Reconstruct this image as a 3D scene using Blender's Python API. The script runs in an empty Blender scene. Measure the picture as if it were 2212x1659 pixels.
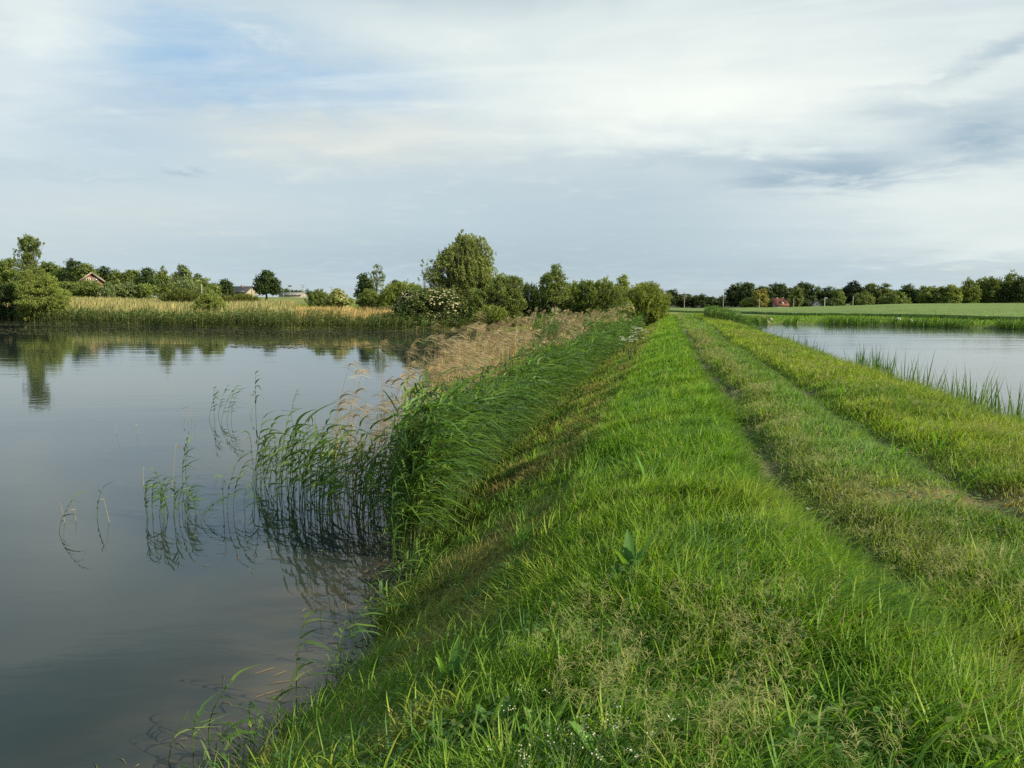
import bpy, math
import numpy as np
from math import sin, cos, tan, atan, atan2, radians, pi

RS = np.random.RandomState(11)
rnd = RS.rand
scene = bpy.context.scene
COL = scene.collection

# ------------------------------------------------------------------ camera model (photo measured at 2212 x 1659)
F, CX, CY, HOR = 1663.0, 1106.0, 829.5, 648.0
EYE = np.array([0.0, 0.0, 3.0])
PITCH = atan((CY - HOR) / F)
YAW = atan((1450 - CX) / F)            # bearing of the dyke, right of the view direction
SA, CA = sin(YAW), cos(YAW)


def ray(u, v):
    a, b = (u - CX) / F, -(v - CY) / F
    return np.array([a, cos(PITCH) + b * sin(PITCH), -sin(PITCH) + b * cos(PITCH)])


def gp(u, v, z=0.0):
    d = ray(u, v)
    k = (z - EYE[2]) / d[2]
    return EYE + d * k


def at(u, v, Y):
    d = ray(u, v)
    return EYE + d * (Y / d[1])


def st(x, y):
    return x * SA + y * CA, x * CA - y * SA


def xy(s, t):
    return s * SA + t * CA, s * CA - t * SA


def lin(r, g, b):
    o = []
    for c in (r, g, b):
        c /= 255.0
        o.append(c / 12.92 if c <= 0.04045 else ((c + 0.055) / 1.055) ** 2.4)
    return np.array(o)


def vn(x, y, seed=0.0):
    xi, yi = np.floor(x), np.floor(y)
    fx, fy = x - xi, y - yi
    fx, fy = fx * fx * (3 - 2 * fx), fy * fy * (3 - 2 * fy)

    def h(a, b):
        q = np.sin(a * 127.1 + b * 311.7 + seed * 17.3) * 43758.5453
        return q - np.floor(q)
    return (h(xi, yi) * (1 - fx) + h(xi + 1, yi) * fx) * (1 - fy) + (h(xi, yi + 1) * (1 - fx) + h(xi + 1, yi + 1) * fx) * fy


def fbm(x, y, seed=0.0, o=3):
    r, a, n = 0, 0.5, 0
    for k in range(o):
        r = r + a * vn(x * 2 ** k, y * 2 ** k, seed + k)
        n += a
        a *= 0.5
    return r / n


def sstep(a, b, x):
    q = np.clip((x - a) / (b - a), 0, 1)
    return q * q * (3 - 2 * q)


# ------------------------------------------------------------------ terrain
def px(u, v):
    p = gp(u, v)
    return (p[0], p[1])


TOE_S = [0, 2.4, 3.1, 3.8, 5.0, 6.2, 7.2, 9, 14, 30, 200]
TOE_T = [-3.6, -3.15, -2.85, -2.6, -2.42, -2.45, -2.62, -2.82, -3.1, -3.15, -3.15]
POND_L = [xy(-30, -3.6)] + [xy(a_, b_) for a_, b_ in zip(TOE_S[1:8], TOE_T[1:8])] + [xy(14, -3.1), xy(30, -3.2), xy(46, -3.2),
          px(1240, 722), px(1130, 716), px(1060, 713), px(1000, 714), px(850, 715), px(720, 712), px(600, 712), px(400, 707),
          px(200, 701), px(0, 697), px(-200, 694), (-95, 90), (-110, 30), (-60, -30)]
POND_R = [xy(-30, 6.0), xy(20, 6.0), xy(50, 6.2), xy(74, 7.0), px(1612, 700), px(1700, 700), px(1900, 703), px(2212, 712), px(2500, 721),
          (130, 60), (130, -40)]


def sdf(x, y, poly):
    d = np.full(x.shape, 1e9)
    ins = np.zeros(x.shape, bool)
    n = len(poly)
    for i in range(n):
        ax, ay = poly[i]
        bx, by = poly[(i + 1) % n]
        ex, ey = bx - ax, by - ay
        k = np.clip(((x - ax) * ex + (y - ay) * ey) / (ex * ex + ey * ey), 0, 1)
        d = np.minimum(d, (x - ax - k * ex) ** 2 + (y - ay - k * ey) ** 2)
        c = ((ay > y) != (by > y)) & (x < ex * (y - ay) / (ey if abs(ey) > 1e-9 else 1e-9) + ax)
        ins ^= c
    d = np.sqrt(d)
    return np.where(ins, -d, d)


def rut1(s):
    return 0.5 * (fbm(s * 0.13, 0 * s, 14) - 0.5) * sstep(4, 9, s) + 0.20 * (fbm(s * 0.5, 0 * s, 12) - 0.5) + np.interp(s, [0, 2.5, 3.3, 4.5, 6.5, 12, 33, 100], [1.62, 1.5, 1.40, 1.22, 0.98, 0.92, 0.66, 0.5])


def rut2(s):
    return 0.55 * (fbm(s * 0.13, 0 * s, 15) - 0.5) * sstep(4, 9, s) + 0.26 * (fbm(s * 0.5, 0 * s, 13) - 0.5) + np.interp(s, [0, 3, 4.5, 6.5, 12, 33, 100], [3.0, 2.85, 2.7, 2.5, 2.5, 2.35, 2.0])


def land(x, y):
    r = np.hypot(x, y)
    ub = CX + F * np.tan(np.clip(np.arctan2(x, np.maximum(y, 0.01)), -1.1, 1.1))
    tgt = np.interp(ub, [-800, 0, 600, 850, 1100, 1350, 1500, 1700, 1800, 1950, 2212, 3000],
                    [4.2, 4.2, 4.2, 3.0, 1.2, -0.4, -0.8, -0.3, 0.2, 1.2, 1.5, 1.5])
    return 0.75 + (tgt - 0.75) * np.clip((r - 85) / 235.0, 0, 1)


def terr(x, y):
    x, y = np.asarray(x, float), np.asarray(y, float)
    s, t = st(x, y)
    wob = 0.22 * (fbm(s * 0.45, t * 0.1, 3) - 0.5)
    toe = np.interp(s, TOE_S, TOE_T)
    t0 = t
    t = np.where(t < -0.2, -0.2 + (t + 0.2) * 2.6 / (-0.2 - toe), t)
    tt = t + wob * sstep(0.2, 2.0, np.abs(t - 1.6))
    z = np.interp(tt, [-4.2, -3.3, -2.8, -2.3, -1.6, -0.9, -0.2, 0.6, 2.0, 3.7, 4.4, 5.2, 6.0, 7.0],
                  [-1.0, -0.5, 0.0, 0.30, 0.70, 1.07, 1.33, 1.44, 1.45, 1.40, 1.20, 0.64, 0.0, -0.8])
    t = t0
    g1, g2 = np.exp(-((t - rut1(s)) / 0.24) ** 2), np.exp(-((t - rut2(s)) / 0.26) ** 2)
    onset = sstep(3.4, 5.5, s)
    z = z - (0.16 * g1 + 0.13 * g2) * (0.15 + 0.85 * onset) * (0.7 + 0.6 * fbm(s * 0.5, 0 * s, 9))
    near = np.exp(-(np.hypot(x, y) / 60) ** 2)
    z = z + near * (0.17 * (fbm(x * 1.3, y * 1.3, 1) - 0.5) + 0.08 * (fbm(x * 4, y * 4, 2) - 0.5))
    dl, dr = sdf(x, y, POND_L), sdf(x, y, POND_R)
    d = np.minimum(dl, dr)
    L = land(x, y) + 0.25 * (fbm(x * 0.05, y * 0.05, 4) - 0.5)
    zl = np.where(d < 0, -1.0 * sstep(0, 2.0, -d), L * (0.35 * sstep(0, 0.8, d) + 0.65 * sstep(0.5, 9, d)))
    wd = (1 - sstep(88, 112, s)) * (1 - sstep(6.6, 7.2, t)) * sstep(-4.2, -3.6, t)
    return np.where(d < 0, np.maximum(zl, z * wd - (1 - wd) * 2), zl * (1 - wd) + z * wd)


def ter1(x, y):
    return float(terr(np.array([x]), np.array([y]))[0])


def hit(u, v, dz=0.0):
    """where the sight line through (u, v) meets the ground raised by dz"""
    d = ray(u, v)
    k = np.concatenate([np.linspace(1.2, 12, 700), np.linspace(12, 130, 1500)])
    P = EYE + k[:, None] * d
    m = P[:, 2] <= terr(P[:, 0], P[:, 1]) + dz
    i = int(np.argmax(m)) if m.any() else len(k) - 1
    p = P[i].copy()
    p[2] = ter1(p[0], p[1])
    return p


# ------------------------------------------------------------------ mesh builders
class MB:
    def __init__(self):
        self.V, self.C, self.F, self.n = [], [], [], 0

    def add(self, V, Fs, C=(0.5, 0.5, 0.5)):
        V = np.asarray(V, float).reshape(-1, 3)
        C = np.broadcast_to(np.asarray(C, float), V.shape)
        self.V.append(V)
        self.C.append(C)
        for f in Fs:
            f = np.asarray(f, np.int64)
            if f.size:
                self.F.append(f + self.n)
        self.n += len(V)
        return self

    def mesh(self, name, mat, smooth=False):
        me = bpy.data.meshes.new(name)
        V = np.concatenate(self.V)
        C = np.concatenate(self.C)
        li = np.concatenate([f.ravel() for f in self.F]).astype(np.int32)
        lt = np.concatenate([np.full(len(f), f.shape[1]) for f in self.F])
        ls = np.concatenate([[0], np.cumsum(lt)[:-1]]).astype(np.int32)
        me.vertices.add(len(V))
        me.vertices.foreach_set('co', V.astype(np.float32).ravel())
        me.loops.add(len(li))
        me.loops.foreach_set('vertex_index', li)
        me.polygons.add(len(ls))
        me.polygons.foreach_set('loop_start', ls)
        me.update(calc_edges=True)
        a = me.color_attributes.new('Col', 'FLOAT_COLOR', 'POINT')
        a.data.foreach_set('color', np.c_[C, np.ones(len(C))].astype(np.float32).ravel())
        if smooth:
            me.polygons.foreach_set('use_smooth', np.ones(len(ls), bool))
        me.materials.append(mat)
        return me

    def build(self, name, mat, parent=None, smooth=False, loc=None):
        if loc is not None:
            off = np.asarray(loc, float)
            self.V = [v - off for v in self.V]
        o = bpy.data.objects.new(name, self.mesh(name, mat, smooth))
        COL.objects.link(o)
        if loc is not None:
            o.location = loc
        if parent is not None:
            o.parent = parent
        return o


def tag(o, label=None, cat=None, group=None, kind=None):
    if label:
        o['label'] = label
    if cat:
        o['category'] = cat
    if group:
        o['group'] = group
    if kind:
        o['kind'] = kind
    return o


def thing(name, label, cat, loc, group=None):
    o = bpy.data.objects.new(name, None)
    o.empty_display_size = 0.2
    COL.objects.link(o)
    o.location = loc
    return tag(o, label, cat, group)


def norm(a):
    return a / np.maximum(np.linalg.norm(a, axis=-1, keepdims=True), 1e-9)


def strips(mb, P, D0, D1, L, W, S, C, segs=3, prof=None, tipcol=None):
    """tapering ribbons: P + L*(D0*u + D1*u^2), width W, side vector S"""
    n = len(P)
    if n == 0:
        return
    u = np.linspace(0, 1, segs + 1)
    pr = np.interp(u, [0, 0.3, 0.7, 1], [0.75, 1, 0.62, 0]) if prof is None else np.asarray(prof, float)
    L, W = np.broadcast_to(L, n), np.broadcast_to(W, n)
    pos = P[:, None, :] + L[:, None, None] * (D0[:, None, :] * u[None, :, None] + D1[:, None, :] * (u ** 2)[None, :, None])
    off = 0.5 * W[:, None, None] * S[:, None, :] * pr[None, :segs, None]
    lo, hi = pos[:, :segs] - off, pos[:, :segs] + off
    V = np.concatenate([np.stack([lo, hi], 2).reshape(n, segs * 2, 3), pos[:, segs:]], 1)
    k = segs * 2 + 1
    base = (np.arange(n) * k)[:, None]
    Q = [base + np.array([2 * i, 2 * i + 1, 2 * i + 3, 2 * i + 2]) for i in range(segs - 1)]
    T = base + np.array([2 * segs - 2, 2 * segs - 1, 2 * segs])
    C = np.broadcast_to(np.asarray(C, float), (n, 3))
    CC = np.repeat(C[:, None, :], k, 1)
    if tipcol is not None:
        w = np.r_[np.repeat(u[:segs], 2), 1.0][None, :, None]
        CC = CC * (1 - w) + np.broadcast_to(tipcol, (n, 3))[:, None, :] * w
    mb.add(V.reshape(-1, 3), ([np.concatenate(Q)] if Q else []) + [T], CC.reshape(-1, 3))


def tube(mb, pts, rad, sides=6, C=(0.2, 0.15, 0.1), cap=True):
    pts = np.asarray(pts, float)
    m = len(pts)
    rad = np.broadcast_to(rad, m)
    tg = norm(np.gradient(pts, axis=0))
    ref = np.array([0.31, 0.17, 0.0]) + (np.abs(tg[:, 2:3]) < 0.9) * np.array([0, 0, 1.0])
    a = norm(np.cross(tg, ref))
    b = np.cross(tg, a)
    an = np.arange(sides) * 2 * pi / sides
    V = pts[:, None, :] + rad[:, None, None] * (a[:, None, :] * np.cos(an)[None, :, None] + b[:, None, :] * np.sin(an)[None, :, None])
    i, j = np.meshgrid(np.arange(m - 1), np.arange(sides), indexing='ij')
    i, j = i.ravel(), j.ravel()
    Q = np.stack([i * sides + j, i * sides + (j + 1) % sides, (i + 1) * sides + (j + 1) % sides, (i + 1) * sides + j], 1)
    fs = [Q]
    if cap:
        fs.append((np.arange(sides) + (m - 1) * sides)[None, :])
    mb.add(V.reshape(-1, 3), fs, C)


def box(mb, x0, x1, y0, y1, z0, z1, C=(0.5, 0.5, 0.5), rot=0.0, o=(0, 0, 0)):
    V = np.array([[x, y, z] for z in (z0, z1) for y in (y0, y1) for x in (x0, x1)], float)
    c, s = cos(rot), sin(rot)
    V = np.c_[V[:, 0] * c - V[:, 1] * s, V[:, 0] * s + V[:, 1] * c, V[:, 2]] + np.asarray(o, float)
    mb.add(V, [np.array([[0, 2, 3, 1], [4, 5, 7, 6], [0, 1, 5, 4], [2, 6, 7, 3], [0, 4, 6, 2], [1, 3, 7, 5]])], C)


def prism(mb, poly, y0, y1, C, rot=0.0, o=(0, 0, 0)):
    """outline in x,z extruded along y"""
    n = len(poly)
    V = np.array([[p[0], y, p[1]] for y in (y0, y1) for p in poly], float)
    c, s = cos(rot), sin(rot)
    V = np.c_[V[:, 0] * c - V[:, 1] * s, V[:, 0] * s + V[:, 1] * c, V[:, 2]] + np.asarray(o, float)
    i = np.arange(n)
    mb.add(V, [np.stack([i, (i + 1) % n, (i + 1) % n + n, i + n], 1), i[None, ::-1], (i + n)[None, :]], C)


# ------------------------------------------------------------------ materials
def nd(nt, t, **kw):
    n = nt.nodes.new(t)
    for k, v in kw.items():
        setattr(n, k, v)
    return n


def newmat(name):
    m = bpy.data.materials.new(name)
    m.use_nodes = True
    nt = m.node_tree
    nt.nodes.clear()
    return m, nt, nd(nt, 'ShaderNodeOutputMaterial')


def leaf_mat(name, trans=0.38, rough=0.5, spec=0.25, tint=(1.25, 1.2, 0.55)):
    m, nt, out = newmat(name)
    a = nd(nt, 'ShaderNodeAttribute', attribute_name='Col')
    p = nd(nt, 'ShaderNodeBsdfPrincipled')
    p.inputs['Roughness'].default_value = rough
    p.inputs['Specular IOR Level'].default_value = spec
    tc = nd(nt, 'ShaderNodeVectorMath', operation='MULTIPLY')
    tc.inputs[1].default_value = tint
    tr = nd(nt, 'ShaderNodeBsdfTranslucent')
    mx = nd(nt, 'ShaderNodeMixShader')
    mx.inputs[0].default_value = trans
    nt.links.new(a.outputs['Color'], p.inputs['Base Color'])
    nt.links.new(a.outputs['Color'], tc.inputs[0])
    nt.links.new(tc.outputs[0], tr.inputs['Color'])
    nt.links.new(p.outputs[0], mx.inputs[1])
    nt.links.new(tr.outputs[0], mx.inputs[2])
    nt.links.new(mx.outputs[0], out.inputs[0])
    return m


def col_mat(name, rough=0.8, nscale=6.0, namt=0.35, bump=0.0, bscale=20.0, spec=0.3):
    """vertex colour times a little procedural mottling"""
    m, nt, out = newmat(name)
    a = nd(nt, 'ShaderNodeAttribute', attribute_name='Col')
    tc = nd(nt, 'ShaderNodeTexCoord')
    no = nd(nt, 'ShaderNodeTexNoise')
    no.inputs['Scale'].default_value = nscale
    no.inputs['Detail'].default_value = 5
    mr = nd(nt, 'ShaderNodeMapRange')
    mr.inputs[1].default_value, mr.inputs[2].default_value = 0.3, 0.7
    mr.inputs[3].default_value, mr.inputs[4].default_value = 1 - namt, 1 + namt
    mu = nd(nt, 'ShaderNodeVectorMath', operation='MULTIPLY')
    p = nd(nt, 'ShaderNodeBsdfPrincipled')
    p.inputs['Roughness'].default_value = rough
    p.inputs['Specular IOR Level'].default_value = spec
    nt.links.new(tc.outputs['Object'], no.inputs['Vector'])
    nt.links.new(no.outputs['Fac'], mr.inputs[0])
    nt.links.new(a.outputs['Color'], mu.inputs[0])
    nt.links.new(mr.outputs[0], mu.inputs[1])
    nt.links.new(mu.outputs[0], p.inputs['Base Color'])
    if bump:
        n2 = nd(nt, 'ShaderNodeTexNoise')
        n2.inputs['Scale'].default_value = bscale
        n2.inputs['Detail'].default_value = 4
        b = nd(nt, 'ShaderNodeBump')
        b.inputs['Strength'].default_value = 1.0
        b.inputs['Distance'].default_value = bump
        nt.links.new(tc.outputs['Object'], n2.inputs['Vector'])
        nt.links.new(n2.outputs['Fac'], b.inputs['Height'])
        nt.links.new(b.outputs[0], p.inputs['Normal'])
    nt.links.new(p.outputs[0], out.inputs[0])
    return m


def brick_mat(name, c1, c2, mortar, scale):
    m, nt, out = newmat(name)
    tc = nd(nt, 'ShaderNodeTexCoord')
    mp = nd(nt, 'ShaderNodeMapping')
    mp.inputs['Rotation'].default_value = (radians(90), 0, 0)
    b = nd(nt, 'ShaderNodeTexBrick')
    b.inputs['Color1'].default_value = (*c1, 1)
    b.inputs['Color2'].default_value = (*c2, 1)
    b.inputs['Mortar'].default_value = (*mortar, 1)
    b.inputs['Scale'].default_value = scale
    p = nd(nt, 'ShaderNodeBsdfPrincipled')
    p.inputs['Roughness'].default_value = 0.85
    nt.links.new(tc.outputs['Object'], mp.inputs['Vector'])
    nt.links.new(mp.outputs[0], b.inputs['Vector'])
    nt.links.new(b.outputs['Color'], p.inputs['Base Color'])
    nt.links.new(p.outputs[0], out.inputs[0])
    return m


def water_mat(name, deep, silt, slope, scale, stretch, slope2, rough=0.02):
    m, nt, out = newmat(name)
    tc = nd(nt, 'ShaderNodeTexCoord')
    p = nd(nt, 'ShaderNodeBsdfPrincipled')
    p.inputs['IOR'].default_value = 1.333
    p.inputs['Roughness'].default_value = rough
    a = nd(nt, 'ShaderNodeAttribute', attribute_name='Col')
    sw = nd(nt, 'ShaderNodeTexNoise')
    sw.inputs['Scale'].default_value = 0.8
    sw.inputs['Detail'].default_value = 6
    sw.inputs['Distortion'].default_value = 1.6
    mp0 = nd(nt, 'ShaderNodeMapping')
    mp0.inputs['Rotation'].default_value = (0, 0, radians(-35))
    mp0.inputs['Scale'].default_value = (0.8, 3.2, 1)
    nt.links.new(tc.outputs['Object'], mp0.inputs['Vector'])
    nt.links.new(mp0.outputs[0], sw.inputs['Vector'])
    mr = nd(nt, 'ShaderNodeMapRange')
    mr.inputs[1].default_value, mr.inputs[2].default_value = 0.35, 0.7
    nt.links.new(sw.outputs['Fac'], mr.inputs[0])
    mul = nd(nt, 'ShaderNodeMath', operation='MULTIPLY')
    nt.links.new(a.outputs['Fac'], mul.inputs[0])
    nt.links.new(mr.outputs[0], mul.inputs[1])
    mc = nd(nt, 'ShaderNodeMix', data_type='RGBA')
    mc.inputs[6].default_value = (*deep, 1)
    mc.inputs[7].default_value = (*silt, 1)
    nt.links.new(mul.outputs[0], mc.inputs[0])
    nt.links.new(mc.outputs[2], p.inputs['Base Color'])
    mp = nd(nt, 'ShaderNodeMapping')
    mp.inputs['Rotation'].default_value = (0, 0, radians(12))
    mp.inputs['Scale'].default_value = (1, stretch, 1)
    nt.links.new(tc.outputs['Object'], mp.inputs['Vector'])
    n1 = nd(nt, 'ShaderNodeTexNoise')
    n1.inputs['Scale'].default_value = scale
    n1.inputs['Detail'].default_value = 3
    n2 = nd(nt, 'ShaderNodeTexNoise')
    n2.inputs['Scale'].default_value = scale * 0.12
    n2.inputs['Detail'].default_value = 2
    # calm and ruffled patches
    n3 = nd(nt, 'ShaderNodeTexNoise')
    n3.inputs['Scale'].default_value = 0.045
    n3.inputs['Detail'].default_value = 3
    nt.links.new(mp.outputs[0], n1.inputs['Vector'])
    nt.links.new(mp.outputs[0], n2.inputs['Vector'])
    nt.links.new(mp.outputs[0], n3.inputs['Vector'])
    m3 = nd(nt, 'ShaderNodeMapRange')
    m3.inputs[1].default_value, m3.inputs[2].default_value = 0.42, 0.62
    m3.inputs[3].default_value, m3.inputs[4].default_value = 0.35, 1.25
    nt.links.new(n3.outputs['Fac'], m3.inputs[0])
    mm = nd(nt, 'ShaderNodeMath', operation='MULTIPLY')
    nt.links.new(n1.outputs['Fac'], mm.inputs[0])
    nt.links.new(m3.outputs[0], mm.inputs[1])
    b1 = nd(nt, 'ShaderNodeBump')
    b1.inputs['Distance'].default_value = slope / scale
    b2 = nd(nt, 'ShaderNodeBump')
    b2.inputs['Distance'].default_value = slope2 / (scale * 0.12)
    nt.links.new(mm.outputs[0], b1.inputs['Height'])
    nt.links.new(n2.outputs['Fac'], b2.inputs['Height'])
    nt.links.new(b1.outputs[0], b2.inputs['Normal'])
    nt.links.new(b2.outputs[0], p.inputs['Normal'])
    nt.links.new(p.outputs[0], out.inputs[0])
    return m


M_GRASS = leaf_mat('grass_blade', 0.45, 0.5, 0.22, (1.02, 1.2, 0.45))
M_REED = leaf_mat('reed_leaf', 0.4, 0.5, 0.22)
M_DRY = leaf_mat('dry_reed', 0.25, 0.7, 0.15, (1.1, 1.0, 0.8))
M_LEAF = leaf_mat('tree_leaf', 0.45, 0.5, 0.25, (1.2, 1.2, 0.55))
M_PETAL = leaf_mat('petal', 0.3, 0.7, 0.1, (1, 1, 0.9))
M_BARK = col_mat('bark', 0.9, 4, 0.5, 0.02, 12)
M_BIRCH = col_mat('birch_bark', 0.8, 3, 0.5, 0.01, 9)
M_SOIL = col_mat('soil_and_turf', 0.95, 3.0, 0.5, 0.03, 9)
M_CROP = col_mat('young_crop', 0.9, 0.6, 0.22, 0.25, 1.6, 0.1)
M_WALL = col_mat('render_wall', 0.85, 2, 0.12)
M_ROOF = col_mat('roof_tiles', 0.7, 3, 0.25, 0.02, 6)
M_BRICK = brick_mat('brick_wall', (0.24, 0.095, 0.055), (0.20, 0.08, 0.045), (0.22, 0.16, 0.12), 3.0)
M_WHITE = col_mat('painted_trim', 0.5, 3, 0.08)
M_POLE = col_mat('concrete_pole', 0.85, 3, 0.2)
M_STONE = col_mat('field_stone', 0.85, 5, 0.3, 0.02, 8)
m, nt, out = newmat('window_glass')
p = nd(nt, 'ShaderNodeBsdfPrincipled')
p.inputs['Base Color'].default_value = (0.03, 0.035, 0.04, 1)
p.inputs['Roughness'].default_value = 0.06
nt.links.new(p.outputs[0], out.inputs[0])
M_GLASS = m
M_WATER_L = water_mat('calm_pond_water', (0.022, 0.032, 0.031), (0.06, 0.052, 0.036), 0.004, 2.2, 2.4, 0.002, 0.02)
M_WATER_R = water_mat('rippled_pond_water', (0.02, 0.026, 0.022), (0.05, 0.05, 0.04), 0.0055, 1.1, 3.0, 0.0022, 0.08)

# ------------------------------------------------------------------ ground
def polar(radii, nang):
    an = np.arange(nang) * 2 * pi / nang
    R, A = np.meshgrid(radii, an, indexing='ij')
    X, Y = (R * np.sin(A)).ravel(), (R * np.cos(A)).ravel()
    nr = len(radii)
    i, j = np.meshgrid(np.arange(nr - 1), np.arange(nang), indexing='ij')
    i, j = i.ravel(), j.ravel()
    Q = np.stack([i * nang + j, (i + 1) * nang + j, (i + 1) * nang + (j + 1) % nang, i * nang + (j + 1) % nang], 1)
    return X, Y, Q


radii = np.concatenate([[0.02], np.geomspace(0.5, 400, 330), np.geomspace(430, 9000, 22)])
X, Y, Q = polar(radii, 760)
Z = terr(X, Y)
s_, t_ = st(X, Y)
r_ = np.hypot(X, Y)
n1, n2, n3 = fbm(X * 0.6, Y * 0.6, 21), fbm(X * 0.03, Y * 0.03, 22), fbm(X * 3, Y * 3, 23)
C = np.empty((len(X), 3))
turf = np.array([0.075, 0.10, 0.03])
dirt = np.array([0.15, 0.115, 0.06])
C[:] = turf
k = np.clip((n3 - 0.35) * 2.5, 0, 1)[:, None]
C = C * (1 - 0.6 * k) + dirt * 0.6 * k
far = sstep(25, 60, r_)[:, None]
C = C * (1 - far) + np.array([0.11, 0.17, 0.035]) * far
meadow = (np.array([0.15, 0.18, 0.045]) * (0.7 + 0.6 * n2)[:, None])
isl = ((X < 0.22 * Y) & (r_ > 70))[:, None]
C = np.where(isl, meadow, C)
mud = sstep(0.12, -0.15, Z)[:, None]
C = C * (1 - mud) + np.array([0.035, 0.03, 0.02]) * mud
g = MB()
g.add(np.c_[X, Y, Z], [Q], C)
tag(g.build('ground', M_SOIL, smooth=True), 'grassy dyke and low land around two ponds', 'ground', kind='structure')

# water sheets
radw = np.geomspace(0.6, 150, 220)
X, Y, Q = polar(radw, 360)
s_, t_ = st(X, Y)
dl = -sdf(X, Y, POND_L)
c0 = gp(860, 1330)
murk = np.exp(-((X - c0[0]) ** 2 + (Y - c0[1]) ** 2) / 1.5 ** 2) * 0.8 + sstep(2.0, 0.1, dl) * 0.8 * sstep(15, 8, np.hypot(X, Y))
for nm, mat, keep, mk, lab in (
        ('pond_water', M_WATER_L, (t_ < -0.6), np.clip(murk, 0, 1), 'calm dark pond on the left of the grassy dyke'),
        ('lake_water', M_WATER_R, (t_ > 3.2) & (s_ < 130), murk * 0 + 0.3, 'rippled pale pond on the right of the grassy dyke')):
    w = MB()
    kq = keep[Q].all(1)
    qq = Q[kq]
    us = np.unique(qq)
    mp_ = -np.ones(len(X), int)
    mp_[us] = np.arange(len(us))
    w.add(np.c_[X[us], Y[us], 0 * us], [mp_[qq]], np.repeat(mk[us][:, None], 3, 1))
    tag(w.build(nm, mat, smooth=True), lab, 'pond', kind='structure')

# ------------------------------------------------------------------ grass on the dyke
def pick(n, cols, w):
    w = np.asarray(w, float)
    c = np.cumsum(w / w.sum())
    i = np.searchsorted(c, rnd(n)).clip(0, len(cols) - 1)
    return np.asarray(cols)[i]


G_VIV, G_YEL, G_DRK, G_MID = (0.152, 0.285, 0.03), (0.25, 0.345, 0.04), (0.075, 0.19, 0.03), (0.14, 0.235, 0.04)
G_STR, G_BRN, G_GRY = (0.36, 0.30, 0.12), (0.25, 0.20, 0.08), (0.18, 0.31, 0.085)
WIND = np.array([0.85, -0.35, 0.0])


def vmix(a, b, k):
    return np.asarray(a) * (1 - k[:, None]) + np.asarray(b) * k[:, None]


DOCK_SPOTS = [hit(u_, v_, 0.05) for u_, v_ in ((1365, 1235), (975, 1480), (1400, 1040), (1180, 1590), (1300, 1640), (1060, 1560), (2030, 960))]


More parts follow.
